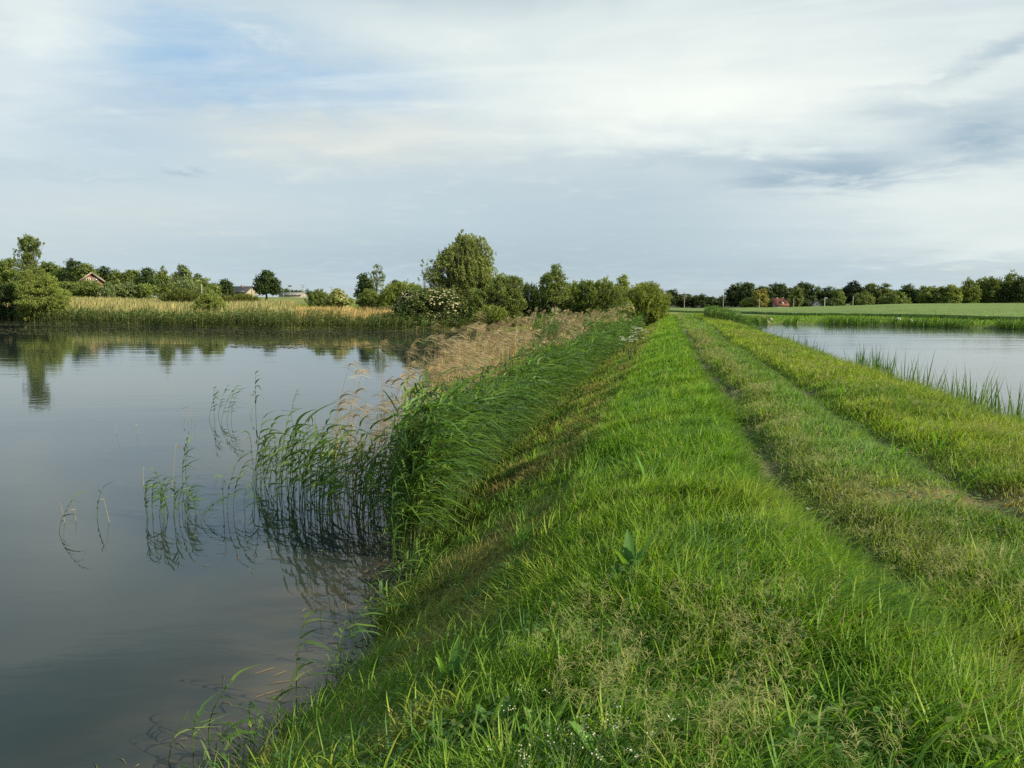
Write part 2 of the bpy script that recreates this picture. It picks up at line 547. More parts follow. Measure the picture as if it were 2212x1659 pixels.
def grass_zone(x, y):
    """length, colour, density by place on the dyke"""
    s, t = st(x, y)
    n = len(x)
    A, B = fbm(x * 0.55, y * 0.55, 31), fbm(x * 1.7, y * 1.7, 32)
    big = fbm(x * 0.22, y * 0.22, 35)
    u = rnd(n)
    L = np.full(n, 0.16)
    viv = vmix(G_VIV, G_YEL, np.clip((A - 0.42) * 1.7 + 0.15 * u, 0, 1))
    viv = vmix(viv, G_DRK, np.clip((0.52 - B) * 3.2, 0, 1) * 0.8)  # dark patches: shade between the hummocks, put into the blade colour
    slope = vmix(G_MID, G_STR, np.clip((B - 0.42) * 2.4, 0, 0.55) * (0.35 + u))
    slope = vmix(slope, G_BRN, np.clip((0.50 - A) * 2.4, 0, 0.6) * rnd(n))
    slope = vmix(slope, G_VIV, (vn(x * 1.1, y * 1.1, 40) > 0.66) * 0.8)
    cen = vmix(G_GRY, G_MID, np.clip((A - 0.3) * 2.2, 0, 1))
    cen = vmix(cen, G_STR, np.exp(-((t - rut1(s) - 0.35) / 0.25) ** 2) * 0.45 * u + 0.06 * u)
    rgt = vmix(G_YEL, G_STR, np.clip((B - 0.4) * 2.0, 0, 0.7) * u)
    rgt = vmix(rgt, G_MID, np.clip((0.60 - A) * 3, 0.1, 0.8))
    r1, r2 = rut1(s), rut2(s)
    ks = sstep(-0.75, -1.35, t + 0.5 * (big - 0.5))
    kc = sstep(-0.1, 0.12, t - r1) * sstep(3.4, 5.4, s)
    kr = sstep(-0.1, 0.25, t - r2) * sstep(3.6, 5.4, s)
    nearR = sstep(4.2, 2.6, s) * sstep(0.3, 1.2, t)
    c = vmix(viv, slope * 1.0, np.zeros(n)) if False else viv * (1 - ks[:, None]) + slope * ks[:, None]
    c = c * (1 - kc[:, None]) + cen * kc[:, None]
    c = c * (1 - kr[:, None]) + rgt * kr[:, None]
    L = L + 0.08 * (big - 0.5) + 0.16 * (B - 0.5)
    L = L * (1 - ks) + (0.125 + 0.12 * np.clip(B - 0.4, 0, 1)) * ks
    L = L * (1 - kc) + (0.10 + 0.07 * (B - 0.4)) * kc
    L = L * (1 - kr) + (0.17 + 0.12 * (B - 0.5)) * kr
    edge = sstep(3.6, 4.3, t)
    L = L + 0.12 * edge
    ring = np.exp(-((t - np.interp(s, TOE_S, TOE_T) - 0.12) / 0.25) ** 2) * (s < 60)
    L = L + 0.16 * ring * (rnd(n) < 0.16)
    c = vmix(c, G_VIV, ring * 0.6)
    g1, g2 = np.exp(-((t - r1) / (0.12 + 0.16 * vn(s * 0.7, 0 * s, 52))) ** 2), np.exp(-((t - r2) / (0.10 + 0.18 * vn(s * 0.7, 0 * s, 53))) ** 2)
    rr = np.maximum(g1 * sstep(3.6, 5.2, s), g2 * 0.85 * sstep(3.6, 5.2, s)) * (0.45 + 0.9 * vn(s * 0.9, 0 * s, 51))
    L = L * (1 - 0.55 * rr)
    dens = 1 - 0.6 * rr * (0.6 + 0.8 * (vn(s * 1.3, t, 50) > 0.4))
    c = vmix(c, G_MID, rr * 0.6)
    # flattened bare patch across the track
    b0 = st(*gp(2080, 1085, 1.4)[:2])
    bp = np.exp(-(((s - b0[0]) / 0.6) ** 2 + ((t - b0[1] - 0.15) / 1.05) ** 2) ** 2)
    bp = np.maximum(bp, 0.9 * np.exp(-(((s - 3.3) / 0.35) ** 2 + ((t - 1.55) / 0.22) ** 2)))
    bp = np.maximum(bp, 0.9 * np.exp(-(((s - 2.75) / 0.25) ** 2 + ((t - 1.5) / 0.2) ** 2)))
    L = L * (1 - 0.55 * bp)
    dens = dens * (1 - 0.55 * bp)
    c = vmix(c, np.array([0.36, 0.28, 0.13]), bp * (0.5 + 0.5 * u))
    # brown bare scrapes on the left slope
    sc = sstep(0.58, 0.72, fbm(x * 0.9, y * 0.9, 61)) * ks
    L = L * (1 - 0.25 * sc)
    c = vmix(c, np.array([0.30, 0.22, 0.10]), sc * 0.5 * (rnd(n) < 0.8))
    for dp in DOCK_SPOTS:
        L = L * (1 - 0.6 * np.exp(-(((x - dp[0]) ** 2 + (y - dp[1] + 0.08) ** 2) / 0.16 ** 2) ** 2))
    return np.clip(L, 0.03, 1), c, dens, ks


gb = MB()
bands = [(1.0, 3.2, 8600, 4), (3.2, 5, 6600, 4), (5, 8, 4600, 3), (8, 13, 2900, 3), (13, 22, 1500, 2), (22, 42, 560, 2), (42, 75, 190, 2), (75, 112, 60, 2)]
for ra, rb, den, segs in bands:
    n = int(den * 0.80 * (rb ** 2 - ra ** 2))
    r = np.sqrt(ra ** 2 + (rb ** 2 - ra ** 2) * rnd(n))
    b = -0.75 + 1.6 * rnd(n)
    x, y = r * np.sin(b), r * np.cos(b)
    s, t = st(x, y)
    k = (t > -3.7) & (t < 6.3)
    x, y, r = x[k], y[k], r[k]
    z = terr(x, y)
    L, c, dens, ks = grass_zone(x, y)
    k = (z > 0.0) & (rnd(len(x)) < dens)
    x, y, z, r, L, c, ks = x[k], y[k], z[k], r[k], L[k], c[k], ks[k]
    n = len(x)
    L = L * (0.45 + 0.9 * rnd(n) ** 1.2) * 1.12
    az = rnd(n) * 2 * pi
    h = np.c_[np.cos(az), np.sin(az), 0 * az]
    lean = (0.15 + 0.5 * rnd(n))[:, None]
    clump = (vn(x * 2.3, y * 2.3, 70) - 0.5)[:, None]
    wd = np.array([0.35, -0.1, 0]) + 0.9 * clump * np.array([1, 0.3, 0]) + 0.9 * (vn(x * 2.3, y * 2.3, 71) - 0.5)[:, None] * np.array([0.2, 1, 0])
    D0 = np.array([0, 0, 1.0]) + lean * h * 0.8 + 0.3 * wd
    D1 = 0.55 * wd + lean * h * 0.7 + np.array([0, 0, -1.0]) * (0.15 + 0.45 * rnd(n))[:, None]
    flat = (ks * (rnd(n) < 0.35))[:, None]
    D0 = D0 * (1 - 0.65 * flat) + h * 0.75 * flat + np.array([0, 0, 0.06]) * flat
    W = np.maximum(0.0046 + 0.0058 * rnd(n) ** 2, r * 0.00105 * (0.7 + 0.7 * rnd(n)))
    a2 = az + pi / 2 + 1.0 * (rnd(n) - 0.5)
    S = np.c_[np.cos(a2), np.sin(a2), 0.3 * (rnd(n) - 0.5)]
    c = c * (0.72 + 0.56 * rnd(n))[:, None]
    dead = rnd(n) < (0.04 + 0.10 * ks)
    c[dead] = np.array(G_STR) * (0.6 + 0.5 * rnd(dead.sum()))[:, None]
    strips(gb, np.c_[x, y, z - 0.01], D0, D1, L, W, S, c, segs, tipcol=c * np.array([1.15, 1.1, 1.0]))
tag(gb.build('grass', M_GRASS), 'long green and straw coloured grass covering the dyke', 'grass', kind='stuff')
print('grass verts', gb.n)

# coarse tufts of longer, wider blades scattered through the turf
tb = MB()
nt_ = 0
for _ in range(1500):
    rr = 1.8 + 26 * rnd() ** 1.6
    b = -0.6 + 1.4 * rnd()
    x0, y0 = rr * sin(b), rr * cos(b)
    s, t = st(x0, y0)
    if not (-2.6 < t < 4.6) or abs(t - rut1(s)) < 0.25 or abs(t - rut2(s)) < 0.25:
        continue
    if 1.2 < t < 2.4 and rnd() < 0.7:
        continue
    n = RS.randint(10, 30)
    x, y = x0 + RS.randn(n) * 0.05, y0 + RS.randn(n) * 0.05
    z = terr(x, y)
    az = rnd(n) * 2 * pi
    h = np.c_[np.cos(az), np.sin(az), 0 * az]
    D0 = np.array([0, 0, 1.0]) + h * (0.2 + 0.35 * rnd(n))[:, None]
    D1 = WIND * 0.35 + h * 0.3 + np.array([0, 0, -1]) * (0.2 + 0.45 * rnd(n))[:, None]
    cb = np.array([G_VIV, G_YEL, G_DRK][RS.choice(3, p=[0.5, 0.2, 0.3])]) * (0.75 + 0.5 * rnd(n))[:, None]
    S = np.c_[-np.sin(az), np.cos(az), 0 * az]
    strips(tb, np.c_[x, y, z - 0.01], D0, D1, 0.16 + 0.20 * rnd(n), np.maximum(0.007 + 0.005 * rnd(n), rr * 0.0011), S, cb, 4)
tag(tb.build('tussock_grass', M_GRASS), 'broad bladed tussocks rising out of the dyke turf', 'grass', kind='stuff')

# small leaved herbs between the grass blades
hb = MB()
for _ in range(330):
    rr = 1.9 + 9 * rnd() ** 1.4
    b = -0.6 + 1.4 * rnd()
    x0, y0 = rr * sin(b), rr * cos(b)
    s, t = st(x0, y0)
    if not (-2.5 < t < 4.4):
        continue
    n = RS.randint(10, 34)
    x, y = x0 + RS.randn(n) * 0.09, y0 + RS.randn(n) * 0.09
    az = rnd(n) * 2 * pi
    h = np.c_[np.cos(az), np.sin(az), 0 * az]
    P = np.c_[x, y, terr(x, y) + 0.03 + 0.10 * rnd(n)]
    cb = np.array([(0.10, 0.20, 0.05), (0.14, 0.26, 0.07), (0.08, 0.15, 0.05), (0.17, 0.22, 0.06)][RS.randint(4)]) * (0.75 + 0.5 * rnd(n))[:, None]
    strips(hb, P, h * 0.8 + np.array([0, 0, 0.55]), h * 0.2 + np.array([0, 0, -0.5]), 0.025 + 0.03 * rnd(n), 0.012 + 0.012 * rnd(n), np.c_[-np.sin(az), np.cos(az), 0.3 * RS.randn(n)], cb, 4, [0.25, 0.9, 1.0, 0.6])
tag(hb.build('ground_herbs', M_GRASS), 'small round leaved herbs growing among the dyke grass', 'herbs', kind='stuff')

# seeding meadow grass: fine stalks with straw coloured panicles
sb = MB()


def panicles(centres, per, spread, hh, colr, wmul=1.0):
    for (x0, y0) in centres:
        n = RS.randint(per // 2, per + 1)
        x, y = x0 + RS.randn(n) * spread, y0 + RS.randn(n) * spread
        z = terr(x, y)
        r = np.hypot(x, y)
        H = hh * (0.7 + 0.6 * rnd(n))
        ln = WIND * 0.18 + np.c_[RS.randn(n) * 0.12, RS.randn(n) * 0.12, 0 * r]
        D0 = np.array([0, 0, 1.0]) + 0 * ln
        c = np.array(colr) * (0.7 + 0.6 * rnd(n))[:, None]
        az = rnd(n) * 2 * pi
        S = np.c_[np.cos(az), np.sin(az), 0 * az]
        P = np.c_[x, y, z]
        strips(sb, P, D0, ln, H, np.maximum(0.0022, r * 0.0004), S, c * np.array([0.75, 1.0, 0.6]), 2, [1, 0.8, 0.5])
        m = 13
        uu = 0.62 + 0.38 * rnd(n, m)
        q = P[:, None] + H[:, None, None] * (D0[:, None] * uu[..., None] + ln[:, None] * uu[..., None] ** 2)
        q = q.reshape(-1, 3)
        aa = rnd(len(q)) * 2 * pi
        d = np.c_[np.cos(aa), np.sin(aa), 0.5 + 0.5 * rnd(len(q))]
        ww = np.repeat(np.maximum(0.0035, r * 0.0007), m) * wmul
        strips(sb, q, d, np.array([0, 0, -0.6]) + 0 * d, (0.05 * (1.25 - uu) / 0.6 + 0.012).ravel(), ww, np.c_[-np.sin(aa), np.cos(aa), 0 * aa],
               np.repeat(c, m, 0) * (0.8 + 0.4 * rnd(len(q)))[:, None], 2, [0.3, 1.0, 0])


cs = []
for u, v in [(1250, 1400), (1310, 1430), (1380, 1385), (1290, 1480), (1350, 1500), (1420, 1450), (1470, 1340), (1540, 1360), (1600, 1400), (1640, 1330),
             (1660, 1400), (1560, 1460), (1500, 1500), (1700, 1350), (1230, 1350), (1600, 1550), (1500, 1580), (1330, 1340), (1680, 1470),
             (1760, 1560), (1440, 1520), (1390, 1580), (1860, 1600), (1560, 1600), (1200, 1440), (1620, 1290), (1480, 1280)]:
    p = hit(u, v, 0.18)
    cs += [(p[0] + RS.randn() * 0.1, p[1] + RS.randn() * 0.12) for _ in range(2)]
panicles(cs, 6, 0.085, 0.27, (0.33, 0.33, 0.13), 0.65)
cs = []
for _ in range(360):
    s = 4 + 34 * rnd() ** 1.5
    t = (rut1(s) + 0.15 + 0.5 * rnd()) if rnd() < 0.5 else (rut2(s) + 0.2 + 1.3 * rnd())
    cs.append(xy(s, t))
panicles(cs, 6, 0.14, 0.17, (0.33, 0.32, 0.13), 0.7)
tag(sb.build('seeding_grass', M_DRY), 'fine seeding meadow grass with straw coloured heads', 'grass', kind='stuff')

# ------------------------------------------------------------------ reeds
RG = [(0.075, 0.165, 0.035), (0.10, 0.21, 0.04), (0.065, 0.13, 0.05), (0.16, 0.26, 0.05), (0.09, 0.15, 0.05)]
TAN = [(0.50, 0.39, 0.16), (0.44, 0.32, 0.14), (0.54, 0.45, 0.20)]
PLU = [(0.54, 0.43, 0.25), (0.46, 0.36, 0.20), (0.58, 0.48, 0.29)]


def reed_mass(mb, x, y, z0, H, r, kind, nl=7, bend=1.0, wscale=1.0, leaflen=0.42):
    n = len(x)
    pal = RG if kind == 'green' else TAN
    if kind == 'straw':
        wscale = wscale * 1.5
    c = pick(n, pal, np.ones(len(pal))) * (0.75 + 0.5 * rnd(n))[:, None]
    P = np.c_[x, y, z0]
    ln = WIND * (0.10 + 0.16 * rnd(n))[:, None] * bend * (1.0 if kind == 'green' else 0.65) + np.c_[RS.randn(n) * 0.06, RS.randn(n) * 0.06, 0 * x]
    U = np.array([0, 0, 1.0]) + 0 * ln
    az = rnd(n) * 2 * pi
    S = np.c_[np.cos(az), np.sin(az), 0 * az]
    sc = c * (np.array([1.2, 0.95, 1.1]) if kind == 'green' else np.array([1, 1, 1]))
    strips(mb, P, U, ln, H, np.maximum(0.006, r * (0.0007 if kind == 'green' else 0.00095)) * wscale, S, sc, 3, [1, 0.9, 0.7])
    if kind == 'green':
        m = nl
        uu = np.clip(np.linspace(0.28, 0.99, m)[None] + 0.05 * RS.randn(n, m), 0.1, 1)
        q = (P[:, None] + H[:, None, None] * (U[:, None] * uu[..., None] + ln[:, None] * uu[..., None] ** 2)).reshape(-1, 3)
        N = len(q)
        aa = rnd(N) * 2 * pi
        h = np.c_[np.cos(aa), np.sin(aa), 0 * aa]
        wk = (0.1 + 1.0 * rnd(N))[:, None]
        D0 = np.array([0, 0, 0.8]) + 0.62 * h + WIND * 0.42 * wk
        D1 = WIND * 0.55 * wk + np.array([0, 0, -1]) * (0.35 + 0.65 * rnd(N))[:, None]
        LL = leaflen * (0.6 + 0.7 * rnd(N)) * (1.15 - 0.35 * np.abs(uu.ravel() - 0.7))
        W = np.maximum(0.020 * (0.7 + 0.6 * rnd(N)), np.repeat(r, m) * 0.0011) * wscale
        S = norm(np.cross(D0, np.array([0.2, 0.1, 1.0]))) + 0.5 * RS.randn(N, 3)
        cc = np.repeat(c, m, 0) * (0.65 + 0.75 * rnd(N))[:, None]
        strips(mb, q, D0, D1, LL, W, norm(S), cc, 3)
    elif kind == 'dry':
        k = rnd(n) < 0.62
        plume(mb, (P + H[:, None] * (U + ln))[k], r[k], wscale)


def plume(mb, T, r, wscale=1.0):
    n, m = len(T), 18
    if n == 0:
        return
    c = pick(n, PLU, [1, 1, 1]) * (0.75 + 0.5 * rnd(n))[:, None]
    uu = rnd(n, m)
    base = T[:, None] + np.array([0.28, -0.08, 0.16]) * (uu[..., None] - 0.55) * 0.9
    q = base.reshape(-1, 3)
    N = len(q)
    D0 = WIND * 0.9 + np.array([0, 0, 0.5]) + RS.randn(N, 3) * 0.18
    D1 = WIND * 0.6 + np.array([0, 0, -0.75]) + RS.randn(N, 3) * 0.12
    LL = (0.19 * (1.15 - uu)).ravel() + 0.04
    W = np.maximum(0.006, np.repeat(r, m) * 0.00055) * wscale
    S = norm(RS.randn(N, 3))
    strips(mb, q, D0, D1, LL, W, S, np.repeat(c, m, 0) * (0.8 + 0.4 * rnd(N))[:, None], 2, [0.5, 1, 0])


def st_points(n, s0, s1, tfun):
    s = s0 + (s1 - s0) * rnd(n)
    a, b = tfun(s)
    t = a + (b - a) * rnd(n)
    x, y = xy(s, t)
    return x, y, s, t


# dense green bed along the foot of the dyke
gr = MB()


def bed(n, s0, s1, tin, tout, H, nl, mb=gr, kind='green', ws=1.0, gap=None, leaflen=0.42):
    x, y, s, t = st_points(n, s0, s1, lambda q: (np.interp(q, *tin), np.interp(q, *tout)))
    if gap is not None:
        k = ~gap(s, t)
        x, y, s, t = x[k], y[k], s[k], t[k]
    r = np.hypot(x, y)
    z = np.clip(terr(x, y), -0.35, 2)
    hh = H * (0.66 + 0.5 * rnd(len(x))) * (0.72 + 0.5 * vn(x * 0.9, y * 0.9, 80)) - np.minimum(z, 0) * 0.8
    reed_mass(mb, x, y, z, hh, r, kind, nl, ws=None) if False else reed_mass(mb, x, y, z, hh, r, kind, nl, 1.0, ws, leaflen)


TI = ([7, 8.6, 10, 14, 20, 40, 50], [-2.9, -2.85, -2.9, -2.95, -3.0, -2.9, -2.9])
TO = ([7, 8.6, 9.6, 11, 14, 20, 30, 40, 50], [-2.9, -3.25, -3.75, -4.15, -4.2, -4.1, -4.3, -5, -6])
bed(560, 8.2, 13, TI, TO, 1.7, 8, ws=1.6, leaflen=0.52)
bed(820, 13, 22, TI, TO, 1.5, 7, ws=1.4, leaflen=0.5)
bed(1150, 22, 36, TI, TO, 1.35, 7, ws=1.15, leaflen=0.46)
bed(1600, 36, 62, ([36, 62], [-2.7, -2.4]), ([36, 62], [-5.5, -7.0]), 1.4, 6)
# shorter sedge skirts at the water's edge
bed(70, 5.5, 9, ([5.5, 9], [-2.5, -2.65]), ([5.5, 9], [-2.7, -2.9]), 0.36, 4, leaflen=0.28)
bed(90, 1.5, 4.8, ([1.5, 2.4, 3.1, 5], [-3.1, -3.0, -2.75, -2.4]), ([1.5, 2.4, 3.1, 5], [-3.4, -3.3, -3.0, -2.6]), 0.28, 3, leaflen=0.24)
tag(gr.build('green_reed_bed', M_REED), 'dense wind bent green reeds along the left foot of the dyke', 'reeds', kind='stuff')

# tan plumed reeds of last year standing behind the green ones
dr = MB()
gapf = lambda s, t: (s > 27) & (s < 38) & (t < -4.3)
bed(45, 9.6, 12, ([9, 12], [-3.9, -4.2]), ([9, 12], [-4.6, -5.0]), 1.8, 0, dr, 'dry')
bed(190, 12, 17, ([12, 17], [-3.8, -3.9]), ([12, 17], [-4.7, -5.2]), 2.0, 0, dr, 'dry')
bed(560, 16, 27, ([16, 27], [-4.0, -4.3]), ([16, 27], [-5.8, -6.8]), 2.05, 0, dr, 'dry')
bed(330, 27, 40, ([27, 40], [-3.9, -4.6]), ([27, 40], [-4.8, -6]), 1.95, 0, dr, 'dry', gap=gapf)
bed(620, 44, 64, ([44, 64], [-3.6, -3.4]), ([44, 64], [-6, -13]), 1.85, 0, dr, 'dry')
tag(dr.build('dry_reed_bed', M_DRY), 'tan plumed dry reeds standing behind the green reed bed', 'reeds', kind='stuff')
gr2 = MB()
bed(2300, 40, 68, ([40, 68], [-3.4, -3.4]), ([40, 68], [-6, -13]), 1.6, 6, gr2, ws=1.0)
tag(gr2.build('reed_marsh', M_REED), 'green reed marsh with water gaps in front of the willow thicket', 'reeds', kind='stuff')

# reeds and dry reed meadow on the far shore
fs = MB()
fsd = MB()


def shore_pts(n, u0, u1, d0, d1, pts):
    u = u0 + (u1 - u0) * rnd(n)
    v = np.interp(u, [p_[0] for p_ in pts], [p_[1] for p_ in pts])
    d = d0 + (d1 - d0) * rnd(n)
    b = -(v - CY) / F
    dy, dz = cos(PITCH) + b * sin(PITCH), -sin(PITCH) + b * cos(PITCH)
    k = -3.0 / dz
    Yd = dy * k + d
    return (u - CX) / F * Yd / dy, Yd, u, d


SHL = [(-250, 693.5), (0, 697), (200, 701), (400, 707), (600, 712), (720, 712), (850, 715), (1000, 714), (1100, 712), (1250, 716)]
x, y, u, d = shore_pts(6500, -120, 1130, -0.3, 5, SHL)
hgt = np.interp(u, [-120, 600, 640, 850, 1130], [1.2, 1.3, 1.15, 1.05, 0.95])
hgt = hgt * (0.62 + 0.75 * fbm(x * 0.25, y * 0.25, 92))
RG0 = RG[:]
RG[:] = [(0.08, 0.145, 0.045), (0.11, 0.18, 0.05), (0.07, 0.125, 0.045), (0.16, 0.22, 0.065), (0.18, 0.19, 0.08)]
reed_mass(fs, x, y, np.clip(terr(x, y), -0.3, 3), hgt * (0.6 + 0.6 * rnd(len(x))), np.hypot(x, y), 'green', 4, 0.5, 0.75, 0.45)
x, y, u, d = shore_pts(2600, 540, 1150, 4, 14, SHL)
reed_mass(fs, x, y, terr(x, y), 0.9 * (0.6 + 0.6 * rnd(len(x))), np.hypot(x, y), 'green', 4, 0.5, 0.8, 0.45)
RG[:] = RG0
tag(fs.build('far_shore_reeds', M_REED), 'upright green reeds lining the far shore of the left pond', 'reeds', kind='stuff')
TAN0 = TAN[:]
TAN[:] = [(0.42, 0.37, 0.18), (0.37, 0.32, 0.15), (0.33, 0.35, 0.14), (0.24, 0.28, 0.10)]
PLU0 = PLU[:]
PLU[:] = [(0.52, 0.41, 0.19), (0.48, 0.37, 0.17), (0.44, 0.39, 0.15)]
x, y, u, d = shore_pts(30000, -120, 640, 3.0, 55, SHL)
k = fbm(x * 0.12, y * 0.12, 90) > 0.36
reed_mass(fsd, x[k], y[k], terr(x[k], y[k]), 1.7 * (0.62 + 0.45 * rnd(k.sum())) * (0.8 + 0.4 * fbm(x[k] * 0.2, y[k] * 0.2, 93)), np.hypot(x, y)[k], 'straw', 0, 0.7, 1.0)
PLU[:] = PLU0
TAN[:] = TAN0
x, y, u, d = shore_pts(5200, 640, 880, 2.0, 14, SHL)
reed_mass(fsd, x, y, terr(x, y), 1.45 * (0.6 + 0.5 * rnd(len(x))), np.hypot(x, y), 'straw', 0, 0.7, 1.0)
tag(fsd.build('far_dry_reeds', M_DRY), 'golden dry reed meadow behind the far shore reeds', 'reeds', kind='stuff')

# meadow grass on distant land, right shore sedges and the fringe along the crop
mg = MB()


def meadow_tufts(x, y, H, W, cols, w):
    n = len(x)
    c = pick(n, cols, w) * (0.75 + 0.5 * rnd(n))[:, None]
    az = rnd(n) * 2 * pi
    h = np.c_[np.cos(az), np.sin(az), 0 * az]
    strips(mg, np.c_[x, y, terr(x, y) - 0.03], np.array([0, 0, 1.0]) + 0.25 * h, WIND * 0.3 + 0.2 * h, H * (0.6 + 0.8 * rnd(n)), W, np.c_[-np.sin(az), np.cos(az), 0 * az], c, 2)


x, y, u, d = shore_pts(9000, 560, 900, 8, 90, SHL)
meadow_tufts(x, y, 0.35, 0.12, [G_YEL, G_MID, (0.25, 0.25, 0.08)], [2, 2, 1])
SHR = [(1560, 699), (1612, 700), (1700, 700), (1900, 703), (2212, 712), (2500, 721)]
x, y, u, d = shore_pts(4200, 1600, 2330, -0.4, 1.5, SHR)
k = fbm(x * 0.3, y * 0.1, 95) > 0.36
meadow_tufts(x[k], y[k], 0.8, 0.06, [G_MID, G_DRK, G_YEL, (0.05, 0.09, 0.03)], [2, 2, 1, 2])
x, y, u, d = shore_pts(14000, 1500, 2330, 0.5, 17, SHR)
meadow_tufts(x, y, 0.22, 0.10, [G_VIV, G_YEL, G_MID], [2, 1.5, 1])
tag(mg.build('meadow_grass', M_GRASS), 'rough meadow grass on the banks beyond both ponds', 'grass', kind='stuff')

# reed clump on the right verge, where the lake begins
rc = MB()
x, y, s, t = st_points(1400, 58, 78, lambda q: (np.interp(q, [58, 66, 80], [4.6, 3.0, 3.0]), np.interp(q, [58, 80], [6.2, 6.7])))
reed_mass(rc, x, y, np.clip(terr(x, y), -0.3, 3), 0.85 * (0.6 + 0.6 * rnd(len(x))), np.hypot(x, y), 'green', 6, 0.8, 0.8, 0.4)
tag(rc.build('verge_reed_clump', M_REED), 'bright green reed thicket on the right verge by the lake', 'reeds', kind='stuff')

# ------------------------------------------------------------------ crop field on the right
fe = [(1380, 664.5), (1455, 667.5), (1620, 674), (1760, 680), (1900, 685), (2212, 692), (2600, 699), (3200, 706)]
ub = np.linspace(1400, 3200, 240)
vb = np.interp(ub, [a[0] for a in fe], [a[1] for a in fe])
fm = MB()
hcrop = 0.42
rows = []
for uu, vv in zip(ub, vb):
    d = ray(uu, HOR)
    h = d[:2] / np.linalg.norm(d[:2])
    zz = 0.78
    k = (zz - 3.0) / ray(uu, vv)[2]
    r0 = float(np.linalg.norm(ray(uu, vv)[:2]) * k)
    rows.append((h, r0))
nrow = 70
VV = []
for i, (h, r0) in enumerate(rows):
    rr = r0 + (332 - r0) * np.linspace(0, 1, nrow) ** 1.5
    VV.append(np.c_[rr * h[0], rr * h[1], 0 * rr])
VV = np.array(VV)
g0 = terr(VV[..., 0].ravel(), VV[..., 1].ravel()).reshape(VV.shape[:2])
VV[..., 2] = g0 + hcrop + 0.14 * (fbm(VV[..., 0] * 0.7, VV[..., 1] * 0.7, 44) - 0.5)
sk = VV[:, :1].copy()
sk[..., 2] = g0[:, :1] - 0.1
VV = np.concatenate([sk, VV], 1)
nc = VV.shape[1]
i, j = np.meshgrid(np.arange(len(rows) - 1), np.arange(nc - 1), indexing='ij')
i, j = i.ravel(), j.ravel()
Q = np.stack([i * nc + j, (i + 1) * nc + j, (i + 1) * nc + j + 1, i * nc + j + 1], 1)
n2 = fbm(VV[..., 0].ravel() * 0.05, VV[..., 1].ravel() * 0.05, 46)
C = np.array([0.135, 0.20, 0.06]) * (0.85 + 0.3 * n2)[:, None]
# wheel tracks of the sprayer
Xf = VV[..., 0].ravel()
fm.add(VV.reshape(-1, 3), [Q], C)
tag(fm.build('crop_field', M_CROP, smooth=True), 'pale green crop field rising towards the wood', 'field', kind='structure')
# stalk fringe that roughens the crop's top and its shaded near edge
cf = MB()
n = 16000
i = RS.randint(0, len(rows), n)
hx = np.array([r[0] for r in rows])[i]
r0 = np.array([r[1] for r in rows])[i]
rr = r0 - 0.25 + (rnd(n) ** 2.6) * 120
jit = RS.randn(n) * 0.25
x, y = hx[:, 0] * rr + jit * hx[:, 1], hx[:, 1] * rr - jit * hx[:, 0]
c = pick(n, [(0.12, 0.20, 0.05), (0.15, 0.21, 0.075), (0.09, 0.16, 0.035)], [1, 1, 1])
az = rnd(n) * 2 * pi
h = np.c_[np.cos(az), np.sin(az), 0 * az]
strips(cf, np.c_[x, y, terr(x, y) - 0.02], np.array([0, 0, 1.0]) + 0.12 * h, 0.15 * WIND + 0 * h, 0.55 * (0.8 + 0.3 * rnd(n)), 0.08, np.c_[-np.sin(az), np.cos(az), 0 * az], c, 2)
tag(cf.build('crop_stalks', M_GRASS), 'standing crop stalks along the near edge of the field', 'crop', kind='stuff')

# ------------------------------------------------------------------ single reeds standing in open water
def reed_proto(seed, kind):
    st_ = np.random.RandomState(seed)
    H = 1.0
    lean = np.array([0.10 + 0.22 * st_.rand(), -0.06, 0]) if kind != 'stub' else np.array([0.02, 0, 0])
    uu = np.linspace(-0.28, 1, 9)
    pts = np.c_[np.sign(uu) * 0 + np.where(uu > 0, lean[0] * uu ** 2, 0), np.where(uu > 0, lean[1] * uu ** 2, 0), uu * H]
    sm, lm, pm = MB(), MB(), MB()
    pal = {'green': (0.10, 0.17, 0.05), 'dry': (0.42, 0.31, 0.15), 'stub': (0.40, 0.36, 0.20)}[kind]
    tube(sm, pts, np.linspace(0.0062, 0.0022, 9), 5, pal)
    nl = {'green': st_.randint(5, 9), 'dry': 2, 'stub': 1}[kind]
    q = np.linspace(0.3, 0.97, nl) if nl > 1 else np.array([0.9])
    P = np.c_[lean[0] * q ** 2, lean[1] * q ** 2, q]
    aa = st_.rand(nl) * 2 * pi
    h = np.c_[np.cos(aa), np.sin(aa), 0 * aa]
    D0 = np.array([0, 0, 0.8]) + 0.35 * h + WIND * 0.35
    D1 = WIND * (0.3 + 0.5 * st_.rand(nl))[:, None] + np.array([0, 0, -1]) * (0.25 + 0.7 * st_.rand(nl))[:, None]
    cc = np.array([RG[i] for i in st_.randint(0, 4, nl)]) if kind == 'green' else np.tile([0.38, 0.30, 0.14], (nl, 1))
    strips(lm, P, D0, D1, (0.36 if kind == 'green' else 0.16) * (0.6 + 0.7 * st_.rand(nl)), 0.030 * (0.7 + 0.6 * st_.rand(nl)),
           norm(np.cross(D0, np.array([0.2, 0.9, 0.3])) + 0.6 * st_.randn(nl, 3)), cc, 5)
    meshes = [('stem', sm.mesh('stem', M_DRY if kind != 'green' else M_REED, True)), ('leaves', lm.mesh('leaves', M_REED if kind == 'green' else M_DRY))]
    if kind == 'dry':
        plume(pm, np.array([[lean[0], lean[1], 1.0]]), np.array([8.0]), 0.8)
        meshes.append(('plume', pm.mesh('plume', M_DRY)))
    return meshes


PROTO = {k: [reed_proto(100 * i + j, k) for j in range(n)] for i, (k, n) in enumerate((('green', 14), ('dry', 7), ('stub', 4)))}


